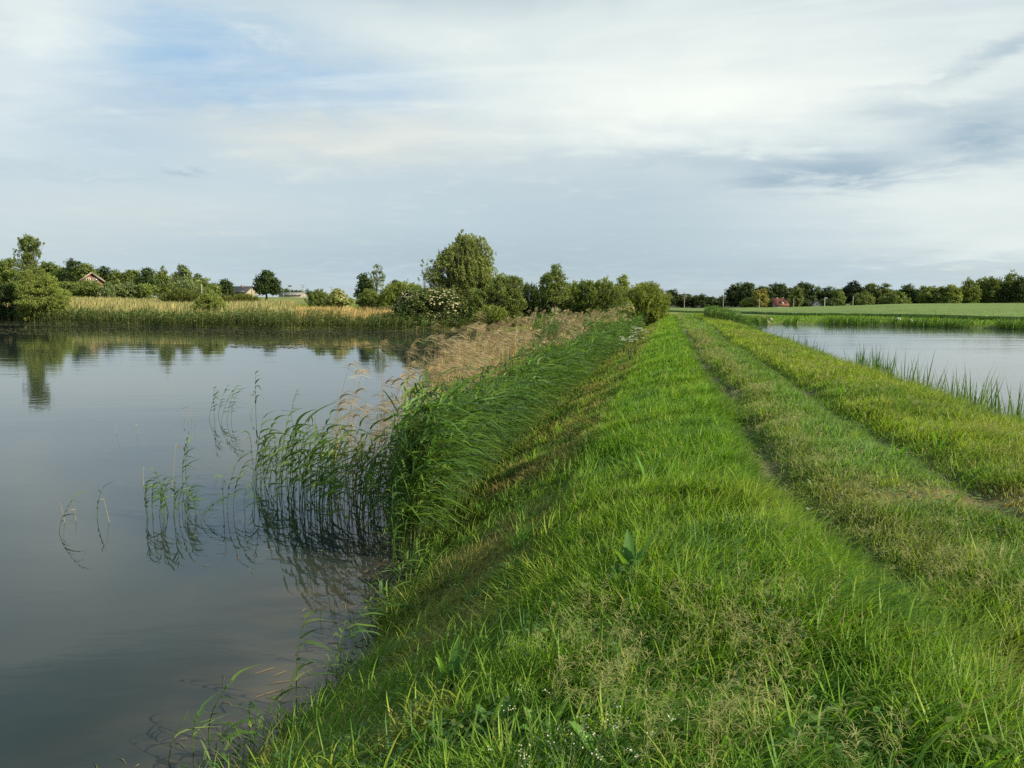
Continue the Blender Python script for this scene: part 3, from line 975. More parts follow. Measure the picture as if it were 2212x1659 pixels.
def reed(u, v, vtop, kind, label, group, rot=None, z=0.0, wide=1.0):
    p = gp(u, v, z)
    H = abs(v - vtop) / F * math.hypot(p[1], 3) * 1.02
    put_reed(p[0], p[1], z, H, kind, label, group, rot, wide)


def put_reed(x, y, z, H, kind, label, group, rot=None, wide=1.0):
    t = thing({'green': 'reed', 'dry': 'dry_reed', 'stub': 'reed_stub'}[kind], label, 'reed', (x, y, z), group)
    t.rotation_euler = (RS.randn() * 0.07, RS.randn() * 0.11, (RS.randn() * 0.6) if rot is None else rot)
    t.scale = (max(0.75, min(H, 1.3)) * wide,) * 2 + (H,)
    for nm, me in PROTO[kind][RS.randint(len(PROTO[kind]))]:
        o = bpy.data.objects.new(nm, me)
        COL.objects.link(o)
        o.parent = t


LN = 'thin green reed standing alone in open water, leftmost of all the reeds'
GA = 'lone reeds at the left end of the water'
reed(128, 1150, 1072, 'green', 'thin green reed in open water, taller of the leftmost pair', GA)
reed(140, 1128, 1085, 'stub', 'short bare reed in open water beside the leftmost tall reed', GA)
reed(164, 1125, 1098, 'stub', 'tiny bare reed tip between the leftmost pair and the leafy lone reed', GA)
reed(210, 1120, 1052, 'green', 'leafy lone reed in open water with a dark leaf tuft near its top', GA)
reed(236, 1128, 1075, 'stub', 'bare thin reed just right of the leafy lone reed', GA)
GB = 'reeds of the loose clump left of the main stand'
LB = 'leafy green reed of the loose clump left of the main stand in the water'
for u, v, vt, k in [(318, 1118, 1040, 'green'), (330, 1125, 1035, 'green'), (345, 1120, 1030, 'green'), (362, 1112, 1012, 'green'), (375, 1118, 1045, 'green'),
                    (388, 1112, 1035, 'green'), (352, 1130, 1050, 'green'), (400, 1118, 1050, 'green'), (425, 1115, 1055, 'green'), (440, 1122, 1072, 'green'), (372, 1055, 960, 'stub'),
                    (395, 1050, 955, 'green'), (310, 1050, 1010, 'stub')]:
    for _k in range(2 if k == 'green' else 1):
        reed(u + 14 * (rnd() - 0.5) * 2 * _k, v + 16 * (rnd() - 0.5) * _k, vt + 20 * rnd() * _k, k, LB if k == 'green' else 'bare pale reed rising behind the loose clump left of the main stand', GB)
GC = 'reeds out in the middle of the left pond'
for u, v, vt, k in [(452, 905, 848, 'green'), (464, 908, 838, 'green'), (478, 912, 845, 'green'), (490, 912, 835, 'green'), (500, 910, 850, 'green'), (472, 900, 832, 'green')]:
    reed(u, v, vt, k, 'green wind bent reed of the middle clump out in the pond', GC)
for u, v, vt, k in [(398, 905, 880, 'stub'), (406, 908, 878, 'stub'), (415, 906, 882, 'stub'), (422, 908, 872, 'stub')]:
    reed(u, v, vt, k, 'broken pale reed stub left of the middle clump out in the pond', GC)
reed(553, 900, 805, 'green', 'tallest single reed out in the pond, right of the middle clump', GC)
reed(545, 880, 850, 'stub', 'pale stub beside the tallest single reed out in the pond', GC)
reed(540, 890, 852, 'stub', 'paler leaning stub left of the tallest single reed out in the pond', GC)
reed(630, 900, 845, 'green', 'single green reed between the tallest lone reed and the dry reeds', GC)
reed(250, 935, 902, 'stub', 'pale reed stub with a bent leaf lying on the water', GC)
reed(297, 938, 915, 'stub', 'pale reed stub whose leaf loops over to the right', GC)
GD = 'reeds of the sparse stand beside the dense bed'
LD = 'leafy green reed of the sparse stand between open water and dense bed'
for u, v, vt in [(483, 1105, 1015), (492, 1110, 1000), (505, 1108, 1005), (545, 1112, 1040), (560, 1115, 1030), (530, 1118, 1050), (590, 1110, 990), (575, 1060, 930), (585, 1030, 905),
                 (600, 1105, 960), (610, 1100, 920), (625, 1108, 915), (635, 1090, 925), (648, 1100, 940), (660, 1095, 960), (690, 1100, 930), (700, 1060, 910), (715, 1075, 905),
                 (730, 1100, 950), (570, 1040, 890)]:
    reed(u, v, vt, 'green', LD, GD)
for _ in range(112):
    u = 540 + 320 * rnd() ** 0.8
    v = 1020 + (190 * (u - 500) / 330) * rnd() ** 0.7 + 30 * rnd()
    reed(u, v, v - (100 + 90 * rnd()) * (1.0 if v > 1080 else 0.8), 'green', LD, GD)
GE = 'dry plumed reeds standing clear of the bed'
LE = 'single tan plumed dry reed standing clear of the dense bed over water'
for _ in range(32):
    u = 690 + 200 * rnd() ** 0.7
    v = 930 + 130 * rnd()
    reed(u, v, v - 130 - 100 * rnd() * (u - 640) / 250, 'dry', LE, GE, rot=RS.randn() * 0.25)
GF = 'reeds at the near water edge'
reed(452, 1600, 1474, 'green', 'tall bright reed with drooping leaves at the near water edge', GF, 0.2, wide=1.3)
reed(642, 1535, 1340, 'green', 'slender long reed at the water edge, tallest near the foreground', GF, 0.1, wide=1.2)
for u, v, vt in [(365, 1645, 1545), (418, 1628, 1545), (540, 1575, 1500), (600, 1560, 1480), (705, 1510, 1430), (790, 1290, 1215), (845, 1260, 1170)]:
    reed(u, v, vt, 'green', 'short young reed at the near water edge below the tall ones', GF)

# cattail plants along the near shore of the lake
def cattail_proto(seed):
    q = np.random.RandomState(seed)
    mb = MB()
    n = q.randint(3, 7)
    az = q.rand(n) * 2 * pi
    h = np.c_[np.cos(az), np.sin(az), 0 * az]
    c = np.array([(0.10, 0.20, 0.04), (0.07, 0.15, 0.03), (0.14, 0.22, 0.05)])[q.randint(0, 3, n)]
    P = 0.03 * h + np.array([0, 0, -0.3])
    strips(mb, P, np.array([0, 0, 1.0]) + 0.10 * h, 0.10 * h + np.array([0.08, -0.02, 0]) * q.rand(n)[:, None], 1.0 + 0.6 * q.rand(n), 0.034, np.c_[-np.sin(az), np.cos(az), 0 * az], c, 4, [0.9, 1, 0.85, 0.5])
    return mb.mesh('cattail', M_REED)


CATS = [cattail_proto(500 + i) for i in range(9)]
for i in range(215):
    if i < 172:
        s = 11.5 + 15 * rnd() ** 1.2
        t = 5.5 + 0.9 * rnd()
        sc = 1.05 + 0.4 * rnd()
        lab = 'green sword leaved cattail in the tall stand at the lake edge near the right frame'
    else:
        s = 33 + 14 * rnd()
        t = 5.9 + 0.6 * rnd()
        sc = 0.8 + 0.4 * rnd()
        lab = 'green sword leaved cattail in the shorter farther stand along the lake edge'
    x, y = xy(s, t)
    o = bpy.data.objects.new('cattail', CATS[i % 9])
    COL.objects.link(o)
    o.location = (x, y, 0)
    o.rotation_euler = (0, 0, rnd() * 6.28)
    o.scale = (sc,) * 3
    tag(o, lab, 'cattail', 'cattails along the lake edge')

# ------------------------------------------------------------------ trees and bushes
def crown_cloud(mb, c, R, col, size, cov=2.4, style='round', jit=0.25):
    """leaf-sized faces in clumps spread through an ellipsoid"""
    c, R = np.asarray(c, float), np.asarray(R, float)
    if size < 0.3:
        size *= 0.74
    A = 4 * pi * (((R[0] * R[1]) ** 1.6 + (R[0] * R[2]) ** 1.6 + (R[1] * R[2]) ** 1.6) / 3) ** (1 / 1.6)
    N = int(min(2.3 * cov * A / size ** 2, 42000))
    per = {'round': 34, 'willow': 16, 'birch': 14, 'fluffy': 22}[style]
    K = max(6, N // per)
    d = norm(RS.randn(K, 3))
    d[:, 2] = np.where((d[:, 2] < -0.75), -d[:, 2], d[:, 2])
    lum = 1 + 0.16 * np.sin(3.1 * d[:, 0] + c[0]) * np.cos(2.7 * d[:, 2] + c[1])
    rad = 0.35 + 0.7 * rnd(K) ** 0.6
    rad = rad * (1 + jit * (vn(d[:, 0] * 2.2 + c[0] + 9, d[:, 2] * 2.2 + d[:, 1] + c[1], 5) - 0.5) * 2)
    ctr = c + d * R * rad[:, None]
    ccol = np.asarray(col) * (lum * (0.75 + 0.5 * rnd(K)))[:, None]
    Rm = R.mean()
    m = per
    cl = np.repeat(ctr, m, 0)
    dd = np.repeat(d, m, 0)
    n = len(cl)
    g_ = RS.randn(n, 3)
    if style == 'round':
        off = g_ * np.array([1, 1, 0.7]) * max(0.10 * Rm, 0.9 * size)
        nrm = norm(dd * 0.9 + RS.randn(n, 3) * 0.7 + np.array([0, 0, 0.4]))
        a, b = size * (0.7 + 0.7 * rnd(n)), size * (0.6 + 0.5 * rnd(n))
        ax = norm(np.cross(nrm, RS.randn(n, 3)))
    elif style == 'willow':      # upright spiky shoots
        q = rnd(n)
        up = norm(dd * 0.7 + np.array([0.12, 0, 0.9]))
        off = up * (q * 0.30 * Rm)[:, None] + g_ * 0.35 * size
        ax = norm(up + RS.randn(n, 3) * 0.45)
        nrm = norm(np.cross(ax, RS.randn(n, 3)))
        a, b = size * (0.9 + 0.8 * rnd(n)), size * (0.30 + 0.25 * rnd(n))
    elif style == 'birch':       # hanging twigs drifting to the right
        q = rnd(n)
        off = np.array([0.18, 0, -0.6]) * (q * 0.45 * Rm)[:, None] + g_ * 0.4 * size
        ax = norm(np.array([0.3, 0, -1.0]) + RS.randn(n, 3) * 0.5)
        nrm = norm(np.cross(ax, RS.randn(n, 3)))
        a, b = size * (0.7 + 0.6 * rnd(n)), size * (0.45 + 0.35 * rnd(n))
    else:
        off = g_ * np.array([1, 1, 0.8]) * max(0.085 * Rm, 0.8 * size)
        nrm = norm(dd * 0.5 + RS.randn(n, 3))
        ax = norm(np.cross(nrm, RS.randn(n, 3)))
        a, b = size * (0.7 + 0.7 * rnd(n)), size * (0.5 + 0.4 * rnd(n))
    bx = np.cross(nrm, ax)
    P = cl + off
    V = np.stack([P - ax * (a * 0.5)[:, None], P + bx * (b * 0.5)[:, None], P + ax * (a * 0.5)[:, None], P - bx * (b * 0.5)[:, None]], 1)
    cc = np.repeat(ccol, m, 0) * (0.8 + 0.4 * rnd(n))[:, None]
    mb.add(V.reshape(-1, 3), [np.arange(4 * n).reshape(n, 4)], np.repeat(cc, 4, 0))


def tree(name, label, cat, Y, base_u, blobs, col, size, style='round', cov=2.4, group=None, trunk=(0.14, 0.10, 0.07), tr=None, mat=None, stems=1, blossom=None, vis_trunk=None):
    """blobs: (u, v, half width px, half height px[, style]) of crown masses seen at depth Y"""
    k = Y / F
    bx = at(base_u, 650, Y)[0]
    bz = ter1(bx, Y)
    t = thing(name, label, cat, (bx, Y, bz), group)
    org = np.array([bx, Y, bz])
    cr, tk = MB(), MB()
    topz = max(at(b[0], b[1], Y)[2] for b in blobs)
    if stems > 1:            # shrubs are leafy down to the ground
        ua, ub_ = min(b[0] - b[2] for b in blobs), max(b[0] + b[2] for b in blobs)
        vg = CY - F * tan(atan((bz - EYE[2]) / Y) + PITCH)
        vm = min(b[1] for b in blobs)
        hh = max(6.0, 0.34 * (vg - vm))
        blobs = list(blobs) + [(ua + (ub_ - ua) * f, vg - hh * 0.75, (ub_ - ua) * 0.2, hh) for f in (0.22, 0.5, 0.78)]
    H = max(topz - bz, 0.6)
    tr = tr or max(0.05, 0.028 * H)
    for q in range(stems):
        a = q * 2.4 + rnd()
        sp = 0 if stems == 1 else 0.18 * H
        top = np.array([bx + sp * cos(a) + (at(blobs[0][0], blobs[0][1], Y)[0] - bx) * 0.8, Y + sp * sin(a), bz + (topz - bz) * 0.9])
        b0 = org + np.array([0.15 * cos(a), 0.15 * sin(a), -0.15]) * (stems > 1) + np.array([0, 0, -0.1])
        w = np.linspace(0, 1, 6)[:, None]
        pts = b0 * (1 - w) + top * w + np.c_[RS.randn(6), RS.randn(6), np.zeros(6)] * 0.03 * H * (w * (1 - w) * 4)
        tube(tk, pts, np.linspace(tr, tr * (0.25 if stems == 1 else 0.1), 6), 7, trunk)
        for b in blobs:
            cb = at(b[0], b[1], Y) + np.array([0, RS.randn() * 0.3 * b[2] * k, 0])
            f = 0.3 + 0.4 * rnd()
            st0 = b0 * (1 - f) + top * f
            if st0[2] > cb[2]:
                st0 = b0 * 0.75 + top * 0.25
            for e in range(3):
                en = cb + RS.randn(3) * np.array([b[2], b[2], b[3]]) * k * 0.42
                w = np.linspace(0, 1, 4)[:, None]
                tube(tk, st0 * (1 - w) + en * w + np.array([0, 0, 1]) * 0.1 * w * (1 - w), np.linspace(tr * 0.32, tr * 0.07, 4), 5, (0.10, 0.085, 0.06))
    for b in blobs:
        cb = at(b[0], b[1], Y)
        dep = b[2] * k * 0.85
        cb = cb + np.array([0, (rnd() - 0.5) * 0.5 * dep, 0])
        stl = b[4] if len(b) > 4 else style
        cv = b[5] if len(b) > 5 else cov
        crown_cloud(cr, cb, (b[2] * k, dep, b[3] * k), np.asarray(col) * (0.92 + 0.16 * rnd()), size, cv, stl)
    tk.build('trunk', mat or M_BARK, t, True, org).location = (0, 0, 0)
    cr.build('crown', M_LEAF, t, False, org).location = (0, 0, 0)
    if blossom:
        bl = MB()
        nb, bs = blossom
        tot = sum(b[2] * b[3] for b in blobs)
        for b in blobs:
            n = int(nb * b[2] * b[3] / tot)
            cb = at(b[0], b[1], Y)
            d = norm(RS.randn(n, 3))
            d[:, 2] = np.where(d[:, 2] < -0.35, -d[:, 2], d[:, 2])
            d[:, 1] = np.where(rnd(n) < 0.6, -np.abs(d[:, 1]), d[:, 1])
            P = cb + d * np.array([b[2] * k, b[2] * k * 0.85, b[3] * k]) * (0.92 + 0.16 * rnd(n))[:, None]
            for pp, nn in zip(P, d):
                m = 7
                nr = norm(nn * 0.6 + np.array([0, 0, 0.9]) + RS.randn(3) * 0.2)
                e1 = norm(np.cross(nr, np.array([0.3, 0.8, 0.1])))
                e2 = np.cross(nr, e1)
                rr = bs * (0.5 + 0.6 * rnd())
                an = np.arange(m) * 2 * pi / m
                rim = pp + rr * (np.cos(an)[:, None] * e1 + np.sin(an)[:, None] * e2) * (0.75 + 0.4 * rnd(m))[:, None] - nr * rr * 0.15
                V = np.r_[pp[None] + nr * rr * 0.15, rim]
                ii = np.arange(m)
                bl.add(V, [np.c_[np.zeros(m, int), ii + 1, (ii + 1) % m + 1]], np.array([0.54, 0.51, 0.30]) * (0.75 + 0.35 * rnd()))
        bl.build('blossoms', M_PETAL, t, False, org).location = (0, 0, 0)
    return t


T_DK, T_MD, T_LT, T_YL, T_GR = (0.075, 0.115, 0.042), (0.185, 0.24, 0.07), (0.245, 0.30, 0.08), (0.31, 0.30, 0.085), (0.20, 0.255, 0.115)
WHITE = (0.55, 0.53, 0.48)
# --- left shore
tree('birch_tree', 'tall thin birch with drooping twigs and white trunk at the left edge', 'tree', 103, 66,
     [(60, 528, 20, 20, 'birch', 1.4), (62, 545, 15, 20, 'birch', 1.2), (64, 570, 16, 20, 'birch', 1.2), (66, 595, 20, 18, 'fluffy', 1.5), (72, 523, 16, 10, 'birch', 0.8), (90, 525, 9, 5, 'birch', 0.4), (48, 522, 12, 10, 'birch', 0.8), (76, 545, 12, 16, 'birch', 0.9),
      (35, 548, 7, 12, 'birch', 0.7), (58, 560, 15, 22, 'birch', 1.0), (66, 585, 18, 22, 'birch', 0.8), (62, 608, 18, 14, 'fluffy', 1.2)],
     T_MD, 0.24, 'birch', trunk=WHITE, mat=M_BIRCH, tr=0.16)
tree('willow_bush', 'large light green bush at the foot of the left birch', 'bush', 101, 95,
     [(70, 635, 28, 30), (100, 625, 26, 30), (125, 645, 25, 22), (88, 655, 45, 14), (60, 600, 14, 14)], T_LT, 0.22, 'fluffy', 2.0, stems=3)
tree('dark_bush', 'dark shaded bush at the left frame edge by the reeds', 'bush', 103, 18,
     [(15, 640, 36, 26), (-25, 640, 36, 30), (40, 648, 20, 18)], T_DK, 0.24, 'fluffy', 2.4, stems=3)  # the bush's shade is painted in through its dark leaf colour
tree('oak_tree', 'round tree behind the left birch at the frame edge', 'tree', 165, 15, [(15, 585, 26, 26), (-14, 592, 26, 22), (5, 615, 30, 20)], T_MD, 0.34)
LT = [(105, 590, 24, 24, T_MD, 'broad tree between the birch and the brick gable, light green'), (130, 598, 18, 20, T_MD, 'small rounded tree left of the darkest far tree'),
      (156, 592, 22, 26, T_DK, 'darkest tallest tree left of the brick gable house'), (186, 588, 18, 16, T_MD, 'tree rising directly behind the brick gable'),
      (222, 602, 18, 25, T_DK, 'dark tree touching the right slope of the brick gable'), (250, 610, 18, 22, T_MD, 'low round tree just right of the dark tree by the gable'),
      (283, 608, 22, 21, T_MD, 'broad tree in the far row above the pale shrubs'), (318, 605, 20, 21, T_DK, 'dark tree left of the narrow mid green tree'),
      (397, 600, 20, 23, T_GR, 'airy blue green tree standing tallest right of the narrow tree'), (432, 618, 18, 21, T_MD, 'rounded tree right of the airy blue green tree'),
      (459, 626, 14, 18, T_MD, 'small rounded tree at the right end of the left row'), (488, 622, 14, 16, T_DK, 'small dark tree behind the grey roofed house')]
for u, v, a, b, c, lab in LT:
    tree('broadleaf_tree', lab, 'tree', 200 + 25 * rnd(), u, [(u, v, a, b), (u - a * 0.45, v + b * 0.35, a * 0.75, b * 0.75), (u + a * 0.5, v + b * 0.3, a * 0.7, b * 0.7), (u, v + b * 0.9, a * 0.95, b * 0.6)], c, 0.42,
         group='trees behind the far left meadow')
for u, v, a, b, c, lab in [(150, 627, 28, 17, T_MD, 'low dark green shrub below the darkest far tree'), (190, 622, 24, 15, T_MD, 'low shrub directly below the brick gable'),
                           (231, 628, 16, 14, T_GR, 'pale grey green shrub right of the brick gable'), (273, 627, 26, 15, T_GR, 'wide pale grey green shrub in the far meadow row'),
                           (310, 629, 18, 13, T_MD, 'low shrub left of the narrow tree'), (400, 622, 26, 16, T_GR, 'wide shrub below the airy blue green tree'),
                           (440, 634, 22, 10, T_MD, 'low shrub left of the grey roofed house')]:
    tree('meadow_shrub', lab, 'shrub', 172 + 8 * rnd(), u, [(u, v, a, b), (u - a * 0.4, v + 4, a * 0.6, b * 0.8), (u + a * 0.45, v + 3, a * 0.6, b * 0.8)], c, 0.36, 'fluffy', stems=3,
         group='shrubs along the far left meadow')
tree('narrow_tree', 'narrow ragged mid green tree rising from the golden reed meadow', 'tree', 128, 352,
     [(352, 592, 8, 16, 'willow'), (345, 608, 12, 16), (358, 612, 13, 20), (350, 632, 18, 16), (362, 640, 16, 10)], T_MD, 0.3, 'fluffy', 2.0)
tree('willow_shrub', 'olive willow shrub right of the narrow tree', 'shrub', 118, 392, [(390, 642, 32, 13), (370, 648, 18, 9), (412, 646, 20, 11)], (0.15, 0.18, 0.05), 0.26, 'willow', 2.2, stems=4)
tree('willow_shrub', 'bright willow shrub leaning over the far shore reeds', 'shrub', 92, 455, [(455, 656, 26, 18), (435, 664, 20, 14), (470, 664, 18, 14), (445, 645, 12, 10)], T_LT, 0.22, 'fluffy', 2.0, stems=4)
tree('willow_shrub', 'low wide olive shrub in front of the grey roofed house', 'shrub', 120, 520, [(520, 650, 34, 10), (500, 652, 22, 8), (545, 653, 20, 8)], (0.16, 0.18, 0.05), 0.26, 'willow', 2.0, stems=4)
tree('lone_tree', 'lone dark round tree with bare trunk standing in the field', 'tree', 200, 575,
     [(577, 606, 18, 20), (566, 616, 15, 15), (590, 617, 14, 15), (578, 596, 12, 11), (562, 626, 10, 10), (592, 627, 12, 10), (576, 626, 20, 12)], (0.06, 0.10, 0.034), 0.40, 'round', 2.6, tr=0.32)
# --- mid
tree('dark_bush', 'dark olive bush left of the small flowering elder', 'bush', 104, 688, [(688, 644, 18, 14), (676, 652, 14, 12), (700, 650, 12, 14)], T_MD, 0.24, 'willow', stems=3)
tree('elder_bush', 'small elder bush full of cream blossom in the far meadow', 'bush', 96, 729, [(729, 648, 24, 15), (730, 636, 14, 10), (715, 653, 16, 10), (745, 653, 15, 10)], T_LT, 0.2, 'fluffy', stems=3, blossom=(330, 0.2))
tree('rounded_tree', 'dark rounded tree beside a slim birch behind the meadow', 'tree', 122, 788, [(788, 612, 15, 17), (795, 625, 18, 16), (782, 630, 12, 14)], T_DK, 0.3)
tree('birch_tree', 'slim airy birch with pale trunk beside the dark rounded tree', 'tree', 119, 815, [(814, 582, 10, 13), (822, 592, 9, 12), (806, 598, 9, 12), (818, 612, 11, 14), (828, 602, 6, 8)], T_GR, 0.2, 'birch', 0.8, trunk=WHITE, mat=M_BIRCH, tr=0.12)
tree('willow_bush', 'mid green bush at the foot of the slim birch', 'bush', 112, 800, [(800, 645, 24, 17), (785, 652, 14, 10), (820, 650, 16, 12)], T_MD, 0.25, 'fluffy', stems=3)
tree('willow_bush', 'yellow green willow bush between the slim birch and the big elder', 'bush', 108, 852, [(850, 640, 30, 20), (875, 633, 28, 20), (895, 640, 22, 20), (835, 650, 18, 12)], T_LT, 0.25, 'willow', stems=4)
tree('rounded_tree', 'small dark tree peeping over the yellow green willow bush', 'tree', 165, 859, [(859, 617, 10, 9), (850, 622, 9, 7)], T_DK, 0.35)
tree('elder_bush', 'large spreading elder bush covered with cream blossom at the pond edge', 'bush', 78, 925,
     [(905, 652, 44, 24), (950, 648, 42, 25), (885, 668, 36, 20), (975, 668, 26, 20), (930, 640, 30, 17), (890, 640, 26, 14)], (0.12, 0.17, 0.055), 0.19, 'fluffy', 2.2, stems=5, blossom=(950, 0.12))
tree('big_willow', 'biggest tree in the middle, tall ragged willow with twin tops', 'tree', 84, 1005,
     [(970, 556, 24, 26, 'birch', 2.2), (1010, 530, 24, 22, 'birch', 2.0), (1015, 585, 40, 34, 'birch', 2.2), (996, 518, 13, 18, 'birch', 1.2), (1040, 528, 13, 16, 'birch', 1.2), (985, 545, 24, 26, 'birch', 1.4), (1020, 548, 28, 26, 'birch', 1.5), (1052, 555, 18, 26, 'birch', 1.3),
      (955, 575, 24, 26, 'fluffy', 1.6), (995, 580, 34, 34, 'birch', 1.7), (1045, 590, 28, 34, 'birch', 1.6), (940, 600, 22, 20, 'fluffy', 1.6), (1000, 620, 48, 34, 'fluffy', 1.8), (1050, 630, 34, 34, 'fluffy', 1.8)],
     (0.24, 0.285, 0.095), 0.22, 'birch', 1.9, tr=0.2, trunk=(0.09, 0.075, 0.055), stems=3)
tree('sapling', 'thin sparse sapling left of the biggest willow', 'tree', 82, 918, [(915, 575, 7, 12), (912, 598, 8, 14), (925, 590, 6, 16)], T_GR, 0.18, 'willow', 0.6, tr=0.06)
tree('willow_bush', 'broad green willow bush at the right foot of the biggest willow', 'bush', 78, 1080,
     [(1085, 632, 34, 34), (1110, 622, 18, 22, 'willow'), (1060, 660, 34, 26), (1105, 650, 26, 30), (1035, 655, 26, 28), (1120, 610, 8, 10, 'willow')], T_MD, 0.21, 'fluffy', 2.2, stems=5)
tree('willow_bush', 'yellow green low bush at the pond edge under the biggest willow', 'bush', 74, 1062, [(1062, 682, 26, 18), (1040, 690, 18, 12), (1082, 688, 16, 14)], T_LT, 0.2, 'willow', stems=4)
tree('willow_thicket', 'dark shaded willow right of the biggest tree', 'bush', 83, 1140, [(1140, 650, 36, 26), (1115, 655, 24, 24), (1170, 652, 28, 26)], T_DK, 0.24, 'willow', 2.4, stems=5)  # shade from the neighbouring willows is put into the dark leaf colour
tree('conical_willow', 'pointed conical willow between the biggest tree and the hedge', 'tree', 80, 1200,
     [(1203, 592, 12, 17), (1195, 608, 19, 18), (1213, 615, 14, 18), (1180, 620, 16, 20), (1200, 635, 26, 22), (1176, 604, 8, 9, 'willow')], T_MD, 0.22, 'fluffy', 2.0)
tree('willow_thicket', 'long even topped willow hedge, left half', 'bush', 82, 1250, [(1250, 645, 34, 32), (1230, 655, 28, 28), (1272, 640, 26, 28)], T_MD, 0.23, 'willow', 2.4, stems=5)
tree('willow_thicket', 'long even topped willow hedge, right half', 'bush', 81, 1305, [(1300, 643, 34, 31), (1325, 648, 26, 28), (1285, 650, 26, 28)], T_MD, 0.23, 'willow', 2.4, stems=5)
tree('conical_willow', 'small pointed willow top rising from the right end of the hedge', 'tree', 83, 1347, [(1348, 605, 8, 11), (1345, 618, 14, 15), (1352, 635, 16, 18)], T_LT, 0.2, 'fluffy', 1.8)
tree('round_willow', 'round bright willow bush closing the dyke track on its left', 'bush', 76, 1400,
     [(1398, 652, 44, 29), (1370, 658, 34, 26), (1420, 660, 26, 26), (1395, 672, 42, 18)], T_LT, 0.21, 'willow', 2.6, stems=5)
tree('elder_bush', 'tiny blossoming elder in front of the round willow bush', 'bush', 66, 1353, [(1353, 668, 18, 9), (1353, 660, 10, 7)], T_LT, 0.17, 'fluffy', stems=3, blossom=(150, 0.13))
# --- right, far
tree('rounded_tree', 'far dark dome shaped tree behind the round willow bush', 'tree', 240, 1393, [(1390, 625, 20, 11), (1402, 628, 16, 9), (1378, 628, 12, 8)], T_DK, 0.5)
RW = [(1453, 640, 13, 11, T_DK, 'first small dark tree right of the round willow bush'), (1482, 647, 17, 10, T_DK, 'low dark tree behind the first power pole of the field'),
      (1511, 648, 16, 9, T_DK, 'low dark tree between the first and second power poles'), (1541, 651, 15, 8, T_DK, 'lowest dark tree left of the tall wood'),
      (1590, 632, 20, 20, T_DK, 'tall round tree at the left end of the wood'), (1616, 630, 18, 19, T_DK, 'second tall round tree of the wood, left of the yellowish one'),
      (1648, 635, 18, 16, T_DK, 'dark tree right behind the yellowish tree'), (1686, 632, 28, 18, T_DK, 'broad dark tree above the red roof'),
      (1741, 634, 30, 19, T_DK, 'broad dark tree above the small white house'), (1791, 639, 18, 17, T_DK, 'dark tree behind the pole right of the white house'),
      (1843, 628, 19, 17, (0.028, 0.05, 0.022), 'darkest pine like crown with sky gaps in the wood'), (1878, 632, 18, 20, T_MD, 'tall mid green tree right of the dark pine like crown'),
      (1913, 636, 18, 21, T_MD, 'mid green tree with an airy top right of the middle of the wood'), (1963, 638, 22, 20, T_DK, 'dark domed tree left of the long even stretch of wood'),
      (2004, 637, 24, 19, T_MD, 'wide mid green tree in the right part of the wood'), (2035, 639, 18, 17, T_MD, 'low mid green tree left of the airy pointed top'),
      (2057, 636, 15, 20, T_LT, 'airy pointed light green tree in the right part of the wood'), (2078, 638, 16, 17, T_MD, 'low tree just left of the tall right hand group'),
      (2097, 628, 16, 24, T_MD, 'first of the tall group at the right end of the wood'), (2120, 627, 16, 24, T_MD, 'second of the tall group at the right end of the wood'),
      (2140, 625, 15, 26, T_MD, 'third of the tall group at the right end, with a ragged top'), (2162, 628, 16, 24, T_DK, 'dark tree before the highest crown at the right end'),
      (2184, 619, 15, 27, T_MD, 'highest crown of the wood near the right frame edge'), (2208, 624, 18, 25, T_DK, 'tree cut by the right frame edge in the wood')]
for i, (u, v, a, b, c, lab) in enumerate(RW):
    tree('wood_tree', lab, 'tree', 338 + 14 * rnd(), u, [(u, v, a, b), (u - a * 0.5, v + b * 0.35, a * 0.7, b * 0.7), (u + a * 0.5, v + b * 0.3, a * 0.7, b * 0.7), (u + a * 0.1, v + b * 0.9, a * 1.05, b * 0.7)],
         np.array(c) * 0.9, 0.62, 'round' if u < 2090 else 'fluffy', 2.2, group='trees of the wood behind the crop field')
for u, v, a, b, c, lab in [(1643, 644, 16, 17, T_YL, 'yellowish tree standing in front of the dark wood'), (1616, 653, 13, 9, T_LT, 'low light bush left of the yellowish tree'),
                           (1721, 640, 12, 19, T_MD, 'lighter conical tree between red roof and white house'), (1812, 645, 13, 19, T_MD, 'lighter tree in front of the wood right of the white house'),
                           (1660, 656, 10, 7, T_MD, 'low bush between the yellowish tree and the red roof'), (1699, 657, 13, 8, T_MD, 'low pale bush right under the red roof'),
                           (1742, 655, 12, 9, T_DK, 'dark bush left of the white house'), (1866, 648, 22, 15, T_MD, 'low bushy tree below the dark pine like crown'),
                           (1935, 648, 26, 14, T_MD, 'low broad tree in the middle front of the wood'), (1785, 655, 14, 8, T_DK, 'dark bush right of the white house')]:
    tree('wood_edge_tree', lab, 'tree', 318 + 6 * rnd(), u, [(u, v, a, b), (u - a * 0.4, v + b * 0.4, a * 0.65, b * 0.65), (u + a * 0.4, v + b * 0.35, a * 0.65, b * 0.65), (u, v + b * 0.8, a * 0.9, b * 0.45)], np.array(c) * 0.92, 0.5, group='trees along the front of the wood')
